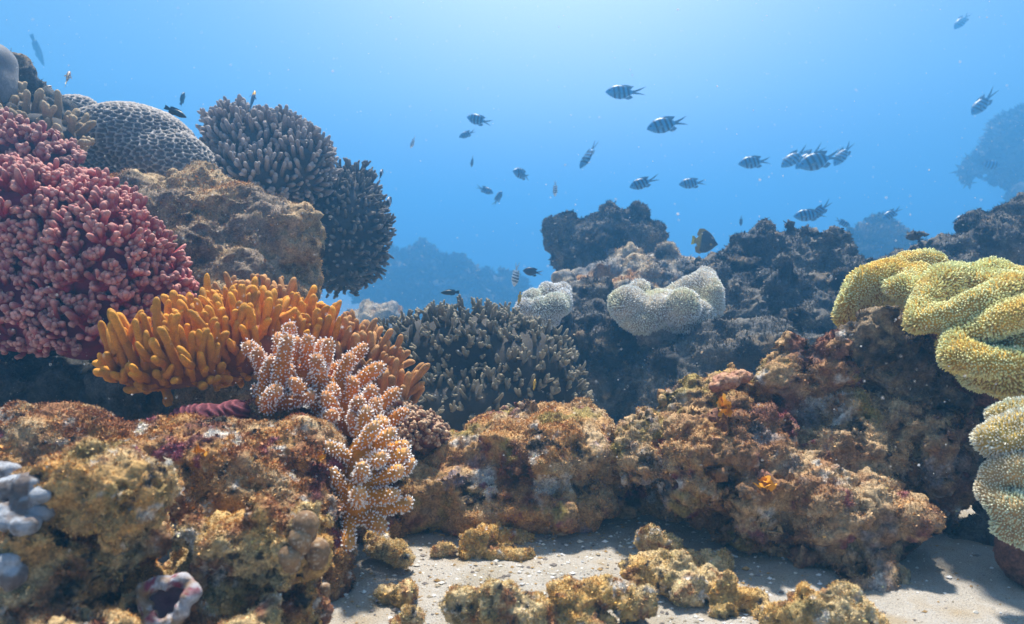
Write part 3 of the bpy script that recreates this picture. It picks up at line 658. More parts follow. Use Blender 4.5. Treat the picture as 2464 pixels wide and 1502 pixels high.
pink_coral("small pale pink knobby coral perched above the big pink one",
    [(70, 365, 1.60, 85, 38, 60), (20, 340, 1.62, 50, 40, 60), (140, 395, 1.58, 45, 24, 40)],
    0.030, 123, 0.022, 0.0060, (0.30, 0.03, 0.04), (0.64, 0.36, 0.29), count=(8, 13), base_c=(0.12, 0.02, 0.03))
pink_coral("little tan knobby coral tucked between orange coral and rounded rock",
    [(1010, 1040, 1.22, 55, 40, 50), (975, 1010, 1.24, 30, 40, 40), (1050, 1060, 1.22, 30, 25, 35)],
    0.012, 125, 0.009, 0.0035, (0.32, 0.12, 0.07), (0.66, 0.46, 0.28), base_c=(0.2, 0.08, 0.06))

# dark finger corals on the boulder behind
def finger_dome(label, blobs, r, seed, Lr, rr, c0, c1, up=0.35, spread=0.16, split=0.35, sx=0.0, name="finger_coral", group="stony finger corals", base_c=(0.06, 0.055, 0.055), face=-0.3, mat=None, seg=8, zmin=-0.95, tip=0.75):
    base, P, Pn, rng = colony_sites(blobs, 0.010, r, seed, 12000, None, zmin=zmin, face=face)
    t = thing(name, label, "coral", P.mean(0), group); loc = np.array(t.location); V, Q, Nn = base
    c = patches(V, 0.06, base_c, tuple(np.array(base_c) * 1.5), [], seed)
    obj("base", mk_mesh("base", V - loc, [Q], c), M_STONY, t)
    fs = []
    for p, n in zip(P, Pn):
        d = nrm(n * 0.9 + np.array([sx, 0, up]) + rng.normal(0, spread, 3)); L = rng.uniform(*Lr); q = rng.uniform(*rr); m = rng.uniform(0.75, 1.25)
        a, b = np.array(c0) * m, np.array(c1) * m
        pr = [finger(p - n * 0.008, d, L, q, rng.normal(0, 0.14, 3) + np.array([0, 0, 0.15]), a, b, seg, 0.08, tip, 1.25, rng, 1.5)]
        k = 0
        while rng.random() < split and k < 3:
            d2 = nrm(d + rng.normal(0, 0.6, 3)); pr.append(finger(p + d * L * rng.uniform(0.35, 0.65), d2, L * rng.uniform(0.3, 0.5), q * 0.85, rng.normal(0, 0.1, 3) + np.array([0, 0, 0.3]), a * 0.5 + b * 0.5, b, seg, 0.08, tip, 1.0, rng)); k += 1
        fs.append(merge(pr))
    put_parts(t, "finger", "fingers", fs, mat or M_STONY, 100)
    print(label, len(fs))
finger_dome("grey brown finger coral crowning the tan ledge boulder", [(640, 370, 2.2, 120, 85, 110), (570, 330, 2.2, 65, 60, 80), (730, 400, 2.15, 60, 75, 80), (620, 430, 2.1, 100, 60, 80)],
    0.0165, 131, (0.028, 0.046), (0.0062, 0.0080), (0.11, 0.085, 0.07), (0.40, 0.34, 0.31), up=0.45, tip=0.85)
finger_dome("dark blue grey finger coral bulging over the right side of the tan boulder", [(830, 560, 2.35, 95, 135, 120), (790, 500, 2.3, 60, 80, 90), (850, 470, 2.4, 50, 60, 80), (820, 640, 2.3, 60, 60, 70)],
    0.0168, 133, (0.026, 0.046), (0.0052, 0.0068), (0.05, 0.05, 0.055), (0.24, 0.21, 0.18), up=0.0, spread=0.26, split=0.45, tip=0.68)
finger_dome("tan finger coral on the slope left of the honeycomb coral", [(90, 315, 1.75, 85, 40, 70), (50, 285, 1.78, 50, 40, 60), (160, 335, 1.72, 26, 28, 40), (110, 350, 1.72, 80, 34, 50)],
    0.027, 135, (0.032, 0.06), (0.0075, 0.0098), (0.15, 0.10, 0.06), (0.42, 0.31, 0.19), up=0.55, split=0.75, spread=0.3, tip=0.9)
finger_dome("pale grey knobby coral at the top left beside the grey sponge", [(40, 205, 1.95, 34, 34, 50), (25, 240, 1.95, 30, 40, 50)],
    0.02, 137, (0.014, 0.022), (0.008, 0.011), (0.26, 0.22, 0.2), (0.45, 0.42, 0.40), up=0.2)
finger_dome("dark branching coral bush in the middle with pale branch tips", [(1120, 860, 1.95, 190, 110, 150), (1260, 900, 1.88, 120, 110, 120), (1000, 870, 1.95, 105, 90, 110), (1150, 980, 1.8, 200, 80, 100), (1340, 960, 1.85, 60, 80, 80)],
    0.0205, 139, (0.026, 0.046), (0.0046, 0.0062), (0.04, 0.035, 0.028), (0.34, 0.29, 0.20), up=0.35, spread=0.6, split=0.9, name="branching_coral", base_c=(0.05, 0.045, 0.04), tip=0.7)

# ------------------------------------------------------------------ honeycomb coral
def honeycomb():
    blobs = [(188, 290, 2.12, 66, 58, 80), (312, 358, 2.02, 165, 102, 140), (385, 395, 2.0, 130, 88, 125), (440, 415, 2.0, 84, 78, 110), (250, 400, 1.98, 120, 80, 100)]
    V, Q, Nn = lumps(blobs, 0.0036, 25, 0.15, 0.012, 3)
    rng = np.random.default_rng(3)
    P, Pn, _ = scatter(V, Q, 40000, None, rng)
    st = np.array([1, 1, 1.7]); P, _ = spaced(P * st, Pn, 0.0165)
    kd = kdtree.KDTree(len(P))
    for i, p in enumerate(P): kd.insert(p, i)
    kd.balance()
    e = np.empty(len(V)); 
    Vj = V * st + 0.003 * np.stack([fbm(V, 0.02, 2, 40 + k) for k in range(3)], -1)
    for i, v in enumerate(Vj):
        r = kd.find_n(v, 2); e[i] = (r[1][2] - r[0][2])
    cell = 1 - sstep(0.0012, 0.0062, e)               # 1 on the ridge, 0 in the cup
    V = V + Nn * (cell[:, None] * 0.006 - 0.003)
    c0, c1 = np.array([0.14, 0.12, 0.11]), np.array([0.46, 0.42, 0.39])
    c = c0 + (c1 - c0) * sstep(0.25, 0.9, cell)[:, None]
    loc = V.mean(0)
    o = obj("honeycomb_coral", mk_mesh("honeycomb_coral", V - loc, [Q], c), M_STONY); o.location = loc
    tag(o, "domed honeycomb coral with a pale net of ridges above the tan ledge", "coral")
honeycomb()

# ------------------------------------------------------------------ leather corals
def leather(label, folds, voxel, smooth, npol, ln, wd, skin, pol0, pol1, seed, stalk=None, stalk_c=(0.4, 0.16, 0.1), gold=None, u=0.05, amp=0.007, club=1.0, group="leather corals with a fuzz of polyps"):
    V, Q, Nn = lumps(folds, voxel, smooth, u, amp, seed); rng = np.random.default_rng(seed)
    t = thing("leather_coral", label, "coral", V.mean(0), group); loc = np.array(t.location)
    n = sstep(-0.3, 0.3, fbm(V, u, 3, seed + 1))[:, None]
    obj("cap", mk_mesh("cap", V - loc, [Q], np.array(skin) * (0.85 + 0.3 * n)), M_SOFT, t)
    vis = ((Nn * nrm(CAM - V)).sum(1) > -0.35).astype(float)
    P, Pn, f = scatter(V, Q, npol * 3, vis, rng); Pn = Nn[Q[f, 0]]
    P, Pn = spaced(P, Pn, ln * 0.55, npol)
    m = sstep(-0.25, 0.3, fbm(P, u * 1.5, 3, seed + 2))[:, None]; k = rng.uniform(0.8, 1.2, (len(P), 1))
    a = np.array(pol0[0]) * (1 - m) + np.array(pol0[1]) * m; b = np.array(pol1[0]) * (1 - m) + np.array(pol1[1]) * m
    lv = ln * (0.6 + 0.8 * sstep(-0.4, 0.4, fbm(P, u * 0.6, 2, seed + 8)))[:, None]; pv, pf, pc = polyps(P, Pn, lv, wd, a * k, np.clip(b * k, 0, 0.9), rng, 0.3, club)
    o = obj("polyps", mk_mesh("polyps", pv - loc, pf, pc, False), M_POLYP, t); o['kind'] = 'stuff'
    if stalk:
        sv, sq, sn = lumps(stalk, voxel * 1.3, 8, u, amp, seed + 3); sv = sv + sn * (fbm(sv, 0.018, 3, seed + 6) * 0.006 + np.sin(fbm(sv, 0.05, 2, seed + 7) * 30) * 0.0012)[:, None]
        c = patches(sv, 0.04, stalk_c, tuple(np.array(stalk_c) * 0.7), [], seed)
        obj("stalk", mk_mesh("stalk", sv - loc, [sq], c), M_ROCK, t)
    print(label, len(P))
leather("large white leather coral with a raised peak at its right end",
    [(1600, 750, 2.32, 122, 42, 80), (1510, 732, 2.30, 44, 42, 60), (1536, 700, 2.40, 24, 26, 36), (1594, 728, 2.36, 54, 30, 60), (1642, 738, 2.24, 42, 44, 50), (1706, 722, 2.36, 32, 56, 56), (1690, 690, 2.40, 34, 40, 50), (1660, 785, 2.30, 70, 22, 60), (1540, 775, 2.28, 50, 26, 50)] + chain([(1605, 722, 2.42), (1698, 670, 2.42)], 26, 5),
    0.0046, 14, 19000, 0.0072, 0.0018, (0.42, 0.34, 0.23), [(0.54, 0.45, 0.32), (0.48, 0.42, 0.22)], [(0.93, 0.88, 0.78), (0.90, 0.86, 0.62)], 151,
    [(1600, 810, 2.36, 90, 50, 70)], (0.35, 0.28, 0.22))
leather("small white leather coral of rounded lobes beside the dark branching bush",
    [(1318, 704, 2.45, 24, 24, 30), (1350, 705, 2.46, 24, 25, 30), (1282, 716, 2.42, 26, 22, 30), (1266, 742, 2.36, 24, 20, 26), (1302, 745, 2.36, 30, 28, 34), (1335, 738, 2.36, 34, 30, 36), (1358, 728, 2.4, 20, 30, 30), (1310, 770, 2.38, 40, 24, 36)],
    0.0038, 4, 6000, 0.0060, 0.0018, (0.36, 0.30, 0.22), [(0.5, 0.44, 0.34), (0.44, 0.40, 0.26)], [(0.90, 0.89, 0.87), (0.82, 0.84, 0.70)], 153)
def Z(x, y, d, r=None):
    r = r * 0.9 if r else r          # measured in an enlarged view of the right side
    return ((1500 + x * 0.4327) * 0.9856, (550 + y * 0.4327) * 0.9856, d) + ((r * 0.4327 * 0.9856,) if r else ())
def ch(pts, n=6):       # a fold, and the body that fills the crease behind it
    c = chain([Z(*p) for p in pts], 0, n)
    return c + [(x, y, d + 0.7 * a / F * d, a * 1.16, a * 1.16, a * 1.1) for x, y, d, a, _, _ in c]
leather("big yellow green leather coral with deep sausage like folds",
    ch([(1290, 540, 1.30, 42), (1310, 440, 1.28, 62), (1400, 320, 1.27, 75), (1490, 290, 1.27, 85), (1590, 260, 1.28, 75)]) + ch([(1640, 210, 1.33, 55), (1750, 195, 1.33, 65), (1820, 210, 1.32, 55)])
    + ch([(1570, 360, 1.22, 55), (1650, 330, 1.22, 58), (1720, 270, 1.25, 55)]) + ch([(1720, 500, 1.12, 85), (1770, 400, 1.13, 80), (1850, 310, 1.15, 85), (1960, 310, 1.17, 80), (2000, 370, 1.17, 60)])
    + ch([(1720, 540, 1.10, 80), (1860, 510, 1.08, 75), (1990, 470, 1.06, 75), (2120, 400, 1.06, 80), (2230, 350, 1.07, 75), (2340, 350, 1.07, 75)]) + ch([(2060, 290, 1.18, 60), (2130, 260, 1.18, 65), (2230, 280, 1.18, 65), (2340, 320, 1.16, 65)])
    + ch([(1930, 620, 1.07, 70), (2060, 590, 1.04, 75), (2180, 530, 1.02, 80), (2340, 470, 1.02, 80)]) + ch([(1930, 660, 1.05, 75), (1930, 740, 1.03, 80), (2040, 760, 1.01, 85), (2170, 780, 1.0, 85), (2340, 800, 1.0, 85)])
    + ch([(2080, 860, 1.03, 75), (2200, 890, 1.01, 80), (2340, 900, 1.0, 80)]) + ch([(1330, 500, 1.33, 50), (1420, 400, 1.31, 75), (1480, 370, 1.29, 95), (1600, 360, 1.27, 100), (1740, 390, 1.20, 110), (1860, 430, 1.16, 120), (2000, 540, 1.11, 125), (2200, 660, 1.07, 145), (2340, 640, 1.07, 145)], 3) + ch([(1940, 690, 1.08, 100), (2060, 820, 1.06, 110), (2340, 880, 1.05, 130)], 3) + ch([(1900, 320, 1.21, 100), (2100, 370, 1.15, 115), (2340, 410, 1.11, 130)], 3),
    0.0036, 22, 30000, 0.0048, 0.0013, (0.58, 0.36, 0.04), [(0.74, 0.44, 0.04), (0.66, 0.46, 0.09)], [(0.88, 0.64, 0.16), (0.80, 0.80, 0.40)], 155,
    [Z(1450, 430, 1.34) + (40, 40, 50), Z(1720, 580, 1.30) + (45, 50, 50), Z(1820, 700, 1.26) + (55, 70, 60), Z(1950, 840, 1.24) + (70, 70, 60), Z(2150, 980, 1.22) + (100, 60, 60), Z(2280, 900, 1.18) + (100, 80, 60)], (0.26, 0.11, 0.075), club=1.15)
leather("yellow leather coral fold jutting in above the lowest pale one",
    ch([(2150, 1070, 0.96, 65), (2250, 1040, 0.95, 65), (2380, 1050, 0.95, 70)]) + ch([(2110, 1200, 0.93, 62), (2180, 1150, 0.92, 66), (2300, 1120, 0.92, 70), (2400, 1110, 0.92, 70)]) + ch([(2120, 1240, 0.93, 58), (2220, 1240, 0.91, 62), (2330, 1200, 0.9, 75), (2420, 1200, 0.9, 75)]),
    0.0032, 12, 9000, 0.0048, 0.0010, (0.52, 0.36, 0.08), [(0.66, 0.48, 0.14), (0.6, 0.5, 0.2)], [(0.86, 0.82, 0.66), (0.74, 0.82, 0.60)], 157)
leather("pale green brown leather coral lowest at the right picture edge",
    chain([(2400, 1140, 0.92, 34), (2450, 1130, 0.9, 40), (2530, 1140, 0.9, 46)], 0, 5) + chain([(2388, 1180, 0.92, 30), (2410, 1212, 0.9, 34), (2450, 1225, 0.88, 40)], 0, 5) + chain([(2432, 1265, 0.9, 42), (2490, 1270, 0.88, 54)], 0, 4),
    0.0034, 12, 9000, 0.0048, 0.0010, (0.46, 0.30, 0.12), [(0.56, 0.40, 0.16), (0.48, 0.46, 0.20)], [(0.86, 0.78, 0.60), (0.72, 0.80, 0.56)], 159,
    [(2440, 1315, 0.97, 36, 50, 50), (2460, 1360, 0.98, 40, 44, 50), (2500, 1380, 0.96, 50, 50, 50), (2425, 1345, 0.97, 20, 26, 30), (2480, 1250, 0.98, 60, 90, 50)], (0.24, 0.10, 0.06))

# ------------------------------------------------------------------ sponges and small growths
def blob_thing(name, label, cat, blobs, voxel, smooth, pal, u, amp, seed, mat=None, group=None):
    V, Q, Nn = lumps(blobs, voxel, smooth, u, amp, seed); c = patches(V, u, *pal, seed); loc = V.mean(0)
    o = obj(name, mk_mesh(name, V - loc, [Q], c), mat or M_STONY); o.location = loc; return tag(o, label, cat, group)
WHITEP = ((0.30, 0.32, 0.36), (0.42, 0.43, 0.46), [((0.16, 0.13, 0.12), 1.2, 0.15, 0.2)])
def on(k, lst, sink=0.4):
    out = []
    for x, y, r_, ry in lst:
        d = surf(k, max(x, 12), y, 0.72, 16); out.append((x, y, d + (r_ * sink) / F * d, r_, ry, r_))
    return out
blob_thing("sponge", "lumpy bluish white sponge at the left edge on the ochre boulder", "sponge", on('near', [(25, 1180, 46, 34), (70, 1160, 36, 24), (95, 1235, 36, 24), (20, 1245, 48, 32), (58, 1262, 36, 22), (5, 1140, 40, 26), (60, 1205, 34, 22), (100, 1190, 24, 16)]), 0.002, 3, WHITEP, 0.016, 0.006, 171, M_STONY)
blob_thing("stone_knob", "pale grey knob in the bottom left corner below the white sponge", "sponge", on('near', [(18, 1352, 34, 26), (28, 1388, 32, 32), (0, 1370, 34, 30)], 0.2), 0.002, 4, WHITEP, 0.014, 0.005, 173, M_STONY)
blob_thing("sponge", "dark grey rounded sponge rising at the top left picture edge", "sponge", [(-10, 150, 1.75, 40, 50, 60), (0, 200, 1.75, 34, 60, 60), (-30, 260, 1.75, 50, 60, 60)], 0.006, 14, ((0.20, 0.20, 0.21), (0.30, 0.29, 0.29), []), 0.06, 0.004, 175)
for k, (lb, x, y, d, r) in enumerate([("topmost brown knob of the little knob colony on the foreground rock", 735, 1262, 0.755, 33), ("brown knob second from the top in the knob colony", 722, 1295, 0.74, 29),
        ("rightmost and largest brown knob of the knob colony", 762, 1325, 0.745, 32), ("lowest brown knob leaning left in the knob colony", 697, 1338, 0.73, 28), ("pinkish knob hanging below the knob colony by the sand", 783, 1415, 0.76, 15)]):
    d = surf('front', x, y, d) + 0.25 * r / F * d
    blob_thing("knob_coral", lb, "coral", [(x, y, d, r, r * 1.0, r), (x + 3, y + r * 0.6, d + 0.006, r * 0.8, r * 0.9, r * 0.8)], 0.0018, 6, ((0.20, 0.12, 0.065), (0.30, 0.19, 0.10), [((0.42, 0.34, 0.26), 0.5, 0.3, 0.15)]), 0.006, 0.0012, 180 + k, group="brown knobs on the foreground rock")
def ring_sponge():
    d = surf('front', 402, 1440, 0.70, 60) - 0.002; c = at(402, 1446, d); ax = nrm(np.array([0.12, -0.86, 0.50])); e1 = nrm(np.cross([0, 0, 1], ax)); e2 = np.cross(ax, e1)
    s = d / F; V = []; nu, nv = 64, 20
    for i in range(nu):
        a = 2 * math.pi * i / nu; R = 50 * s * (1 + 0.07 * math.sin(2 * a + 1) + 0.04 * math.sin(3 * a) + 0.03 * math.sin(7 * a)); cd = math.cos(a) * e1 + math.sin(a) * e2
        for j in range(nv):
            b = 2 * math.pi * j / nv; rr = 18 * s * (1 + 0.3 * math.sin(3 * a + b) + 0.15 * math.sin(8 * a))
            V.append(c + cd * (R + rr * math.cos(b)) + ax * rr * 1.3 * math.sin(b))
    V = np.array(V); i = np.arange(nu)[:, None] * nv; j = np.arange(nv)[None]
    Q = np.stack([i + j, (i + nv) % (nu * nv) + j, (i + nv) % (nu * nv) + (j + 1) % nv, i + (j + 1) % nv], -1).reshape(-1, 4)
    # the cup's floor
    th = np.linspace(0, 2 * math.pi, 40, endpoint=False); D = [c - ax * 16 * s] + [c - ax * 4 * s + (math.cos(a) * e1 + math.sin(a) * e2) * 54 * s for a in th]
    n = len(V); V = np.concatenate([V, D]); k = np.arange(40); T = np.stack([np.full(40, n), n + 1 + k, n + 1 + (k + 1) % 40], 1)
    V = V + 0.0036 * np.stack([fbm(V, 0.012, 3, 60 + q) for q in range(3)], -1)
    col = patches(V, 0.012, (0.45, 0.44, 0.48), (0.36, 0.22, 0.12), [((0.26, 0.05, 0.08), 0.8, 0.22, 0.12), ((0.6, 0.58, 0.6), 0.6, 0.3, 0.12)], 61); col[n:] = np.array([0.20, 0.13, 0.15]); col[n] = np.array([0.10, 0.03, 0.05])
    loc = c; o = obj("ring_sponge", mk_mesh("ring_sponge", V - loc, [Q, T], col), M_SOFT); o.location = loc
    tag(o, "pale ring shaped sponge with a dark cup facing up in the foreground", "sponge")
ring_sponge()
def maze_coral():
    V, Q, Nn = lumps([(490, 1000, 1.07, 80, 30, 40), (560, 990, 1.08, 40, 26, 40)], 0.0018, 8, 0.05, 0.003, 65)
    w = np.sin(((V[:, 0] * 0.7 + V[:, 2] * 0.9) + 0.008 * fbm(V, 0.03, 3, 66)) * 2 * math.pi / 0.0085)
    V = V + Nn * (w[:, None] * 0.0013); c = np.array([0.09, 0.018, 0.03]) + (np.array([0.24, 0.07, 0.08]) - np.array([0.09, 0.018, 0.03])) * sstep(-0.2, 1, w)[:, None]
    loc = V.mean(0); o = obj("maze_coral", mk_mesh("maze_coral", V - loc, [Q], c), M_STONY); o.location = loc
    tag(o, "maroon maze coral with wavy ridges in the shade under the orange coral", "coral")
maze_coral()
blob_thing("encrusting_coral", "pink bumpy coral cushion on the crest of the large craggy rock", "coral", [(1748, 918, 1.17, 34, 20, 36), (1785, 905, 1.18, 26, 15, 30), (1722, 930, 1.16, 16, 13, 20)], 0.0018, 3, ((0.42, 0.20, 0.13), (0.50, 0.30, 0.18), [(RUST, 0.8, 0.2, 0.2)]), 0.006, 0.004, 191)
def leaf_alga(label, px, py, d, n, ln, seed, rk):
    rng = np.random.default_rng(seed); d = surf(rk, px, py, d) - 0.003; c = at(px, py, d)
    P = c + rng.normal(0, ln * 0.35, (n, 3)); N = nrm(np.array([0, -0.7, 0.6]) + rng.normal(0, 0.4, (n, 3)))
    cols = np.array([0.72, 0.33, 0.03]) * rng.uniform(0.7, 1.2, (n, 1))
    v, f, k = blades(P, N, ln, ln * 0.25, cols, rng, 0.7)
    o = obj("leaf_alga", mk_mesh("leaf_alga", v - c, [f], k, False), M_TURF); o.location = c; tag(o, label, "seaweed", "orange leafy algae")
leaf_alga("orange leafy alga sprouting from the face of the craggy rock", 1845, 1165, 0.985, 26, 0.012, 1, 'right')
leaf_alga("yellow leafy alga near the crest of the craggy rock", 1745, 985, 1.12, 22, 0.012, 2, 'right')
leaf_alga("yellow green leaf tuft on the rust coloured ledge", 475, 1085, 0.90, 12, 0.008, 3, 'ledge')
leaf_alga("yellow leaf tuft at the right shoulder of the rust coloured ledge", 770, 1100, 0.93, 14, 0.008, 4, 'ledge')

# ------------------------------------------------------------------ fish (head towards +X, total length 1)
def fish_body(up, lo, wid, x0=0.5, x1=-0.15, seg=16, n=26):
    t = np.linspace(0, 1, n) ** 1.15; xs = x0 + (x1 - x0) * t
    f = lambda tab: np.interp(t, [a for a, b in tab], [b for a, b in tab])
    def smooth(y):
        z = y.copy(); z[1:-1] = 0.25 * y[:-2] + 0.5 * y[1:-1] + 0.25 * y[2:]; return z
    U, Lw, W = smooth(f(up)), smooth(f(lo)), smooth(f(wid))
    th = np.linspace(0, 2 * math.pi, seg, endpoint=False); V = []
    for i in range(n):
        c, h = (U[i] + Lw[i]) / 2, max((U[i] - Lw[i]) / 2, 0.004)
        s = np.sin(th); co = np.cos(th)
        V.append(np.stack([np.full(seg, xs[i]), W[i] * np.sign(co) * np.abs(co) ** 0.9, c + h * s], -1))
    V = np.concatenate(V + [np.array([[x0 + 0.004, 0, (U[0] + Lw[0]) / 2]]), np.array([[x1 - 0.004, 0, 0]])])
    k = np.arange(seg); k2 = (k + 1) % seg
    Q = np.concatenate([np.stack([i * seg + k, i * seg + k2, (i + 1) * seg + k2, (i + 1) * seg + k], 1) for i in range(n - 1)])
    T = np.concatenate([np.stack([np.full(seg, n * seg), k2, k], 1), np.stack([np.full(seg, n * seg + 1), (n - 1) * seg + k, (n - 1) * seg + k2], 1)])
    return V, [Q, T]
def fin(poly, th=0.010, side=None):
    """a thin solid plate in the fish's own plane, or (side) swung out from it"""
    n = len(poly); T = np.array(tessellate_polygon([[Vector((x, z, 0)) for x, z in poly]]))
    P = np.array([(x, 0, z) for x, z in poly], float); A = P + [0, th / 2, 0]; B = P - [0, th / 2, 0]
    k = np.arange(n); k2 = (k + 1) % n
    V = np.concatenate([A, B])
    if side is not None:
        o, ang = np.array(side[0], float), side[1]; c, s = math.cos(ang), math.sin(ang)
        M = np.array([[c, -s, 0], [s, c, 0], [0, 0, 1]]); V = V @ M.T + o
    return V, [T, T[:, ::-1] + n, np.stack([k, k2, k2 + n, k + n], 1)]
def fish_mat(name, base, belly, bars=None, barcol=(0.004, 0.008, 0.016), head=None, tail=None, backwhite=False):
    m, nt, b = nodes_mat(name); N = nt.nodes.new; L = nt.links.new
    tc = N('ShaderNodeTexCoord'); sp = N('ShaderNodeSeparateXYZ'); L(tc.outputs['Object'], sp.inputs[0])
    def mrange(src, a, b_, lo=0, hi=1):
        r = N('ShaderNodeMapRange'); r.interpolation_type = 'SMOOTHSTEP'; r.inputs[1].default_value = a; r.inputs[2].default_value = b_; r.inputs[3].default_value = lo; r.inputs[4].default_value = hi; L(src, r.inputs[0]); return r.outputs[0]
    def mix(f, A, B):
        x = N('ShaderNodeMix'); x.data_type = 'RGBA'; L(f, x.inputs[0])
        for s, v in ((x.inputs[6], A), (x.inputs[7], B)):
            if isinstance(v, tuple): s.default_value = (*v, 1)
            else: L(v, s)
        return x.outputs[2]
    c = mix(mrange(sp.outputs['Z'], -0.12, 0.04), belly, base)
    if backwhite: c = mix(mrange(sp.outputs['Z'], 0.135, 0.18), c, (0.55, 0.60, 0.58))
    if bars:
        ma = N('ShaderNodeMath'); ma.operation = 'MULTIPLY_ADD'; ma.inputs[1].default_value = -0.18; L(sp.outputs['Z'], ma.inputs[0]); L(sp.outputs['X'], ma.inputs[2])
        tot = None
        for x, w in bars:
            s = N('ShaderNodeMath'); s.operation = 'SUBTRACT'; s.inputs[1].default_value = x; L(ma.outputs[0], s.inputs[0])
            a = N('ShaderNodeMath'); a.operation = 'ABSOLUTE'; L(s.outputs[0], a.inputs[0]); r = mrange(a.outputs[0], w * 0.7, w * 1.25, 1, 0)
            if tot is None: tot = r
            else:
                q = N('ShaderNodeMath'); q.operation = 'MAXIMUM'; L(tot, q.inputs[0]); L(r, q.inputs[1]); tot = q.outputs[0]
        c = mix(tot, c, barcol)
    if head: c = mix(mrange(sp.outputs['X'], head[1], head[1] + 0.08), c, head[0])
    if tail: c = mix(mrange(sp.outputs['X'], tail[1] - 0.08, tail[1], 1, 0), c, tail[0])
    n = N('ShaderNodeTexNoise'); n.inputs['Scale'].default_value = 22; L(tc.outputs['Object'], n.inputs['Vector'])
    x = N('ShaderNodeMix'); x.data_type = 'RGBA'; x.blend_type = 'MULTIPLY'; x.inputs[0].default_value = 1; L(c, x.inputs[6]); L(mrange(n.outputs['Fac'], 0.3, 0.7, 0.75, 1.2), x.inputs[7])
    L(x.outputs[2], b.inputs['Base Color']); b.inputs['Roughness'].default_value = 0.42; b.inputs['Specular IOR Level'].default_value = 0.4
    return m
M_EYE = plain("fish_eye", (0.01, 0.01, 0.012), 0.2, 0.6)
BARS = [(0.29, 0.026), (0.17, 0.030), (0.045, 0.030), (-0.07, 0.030)]
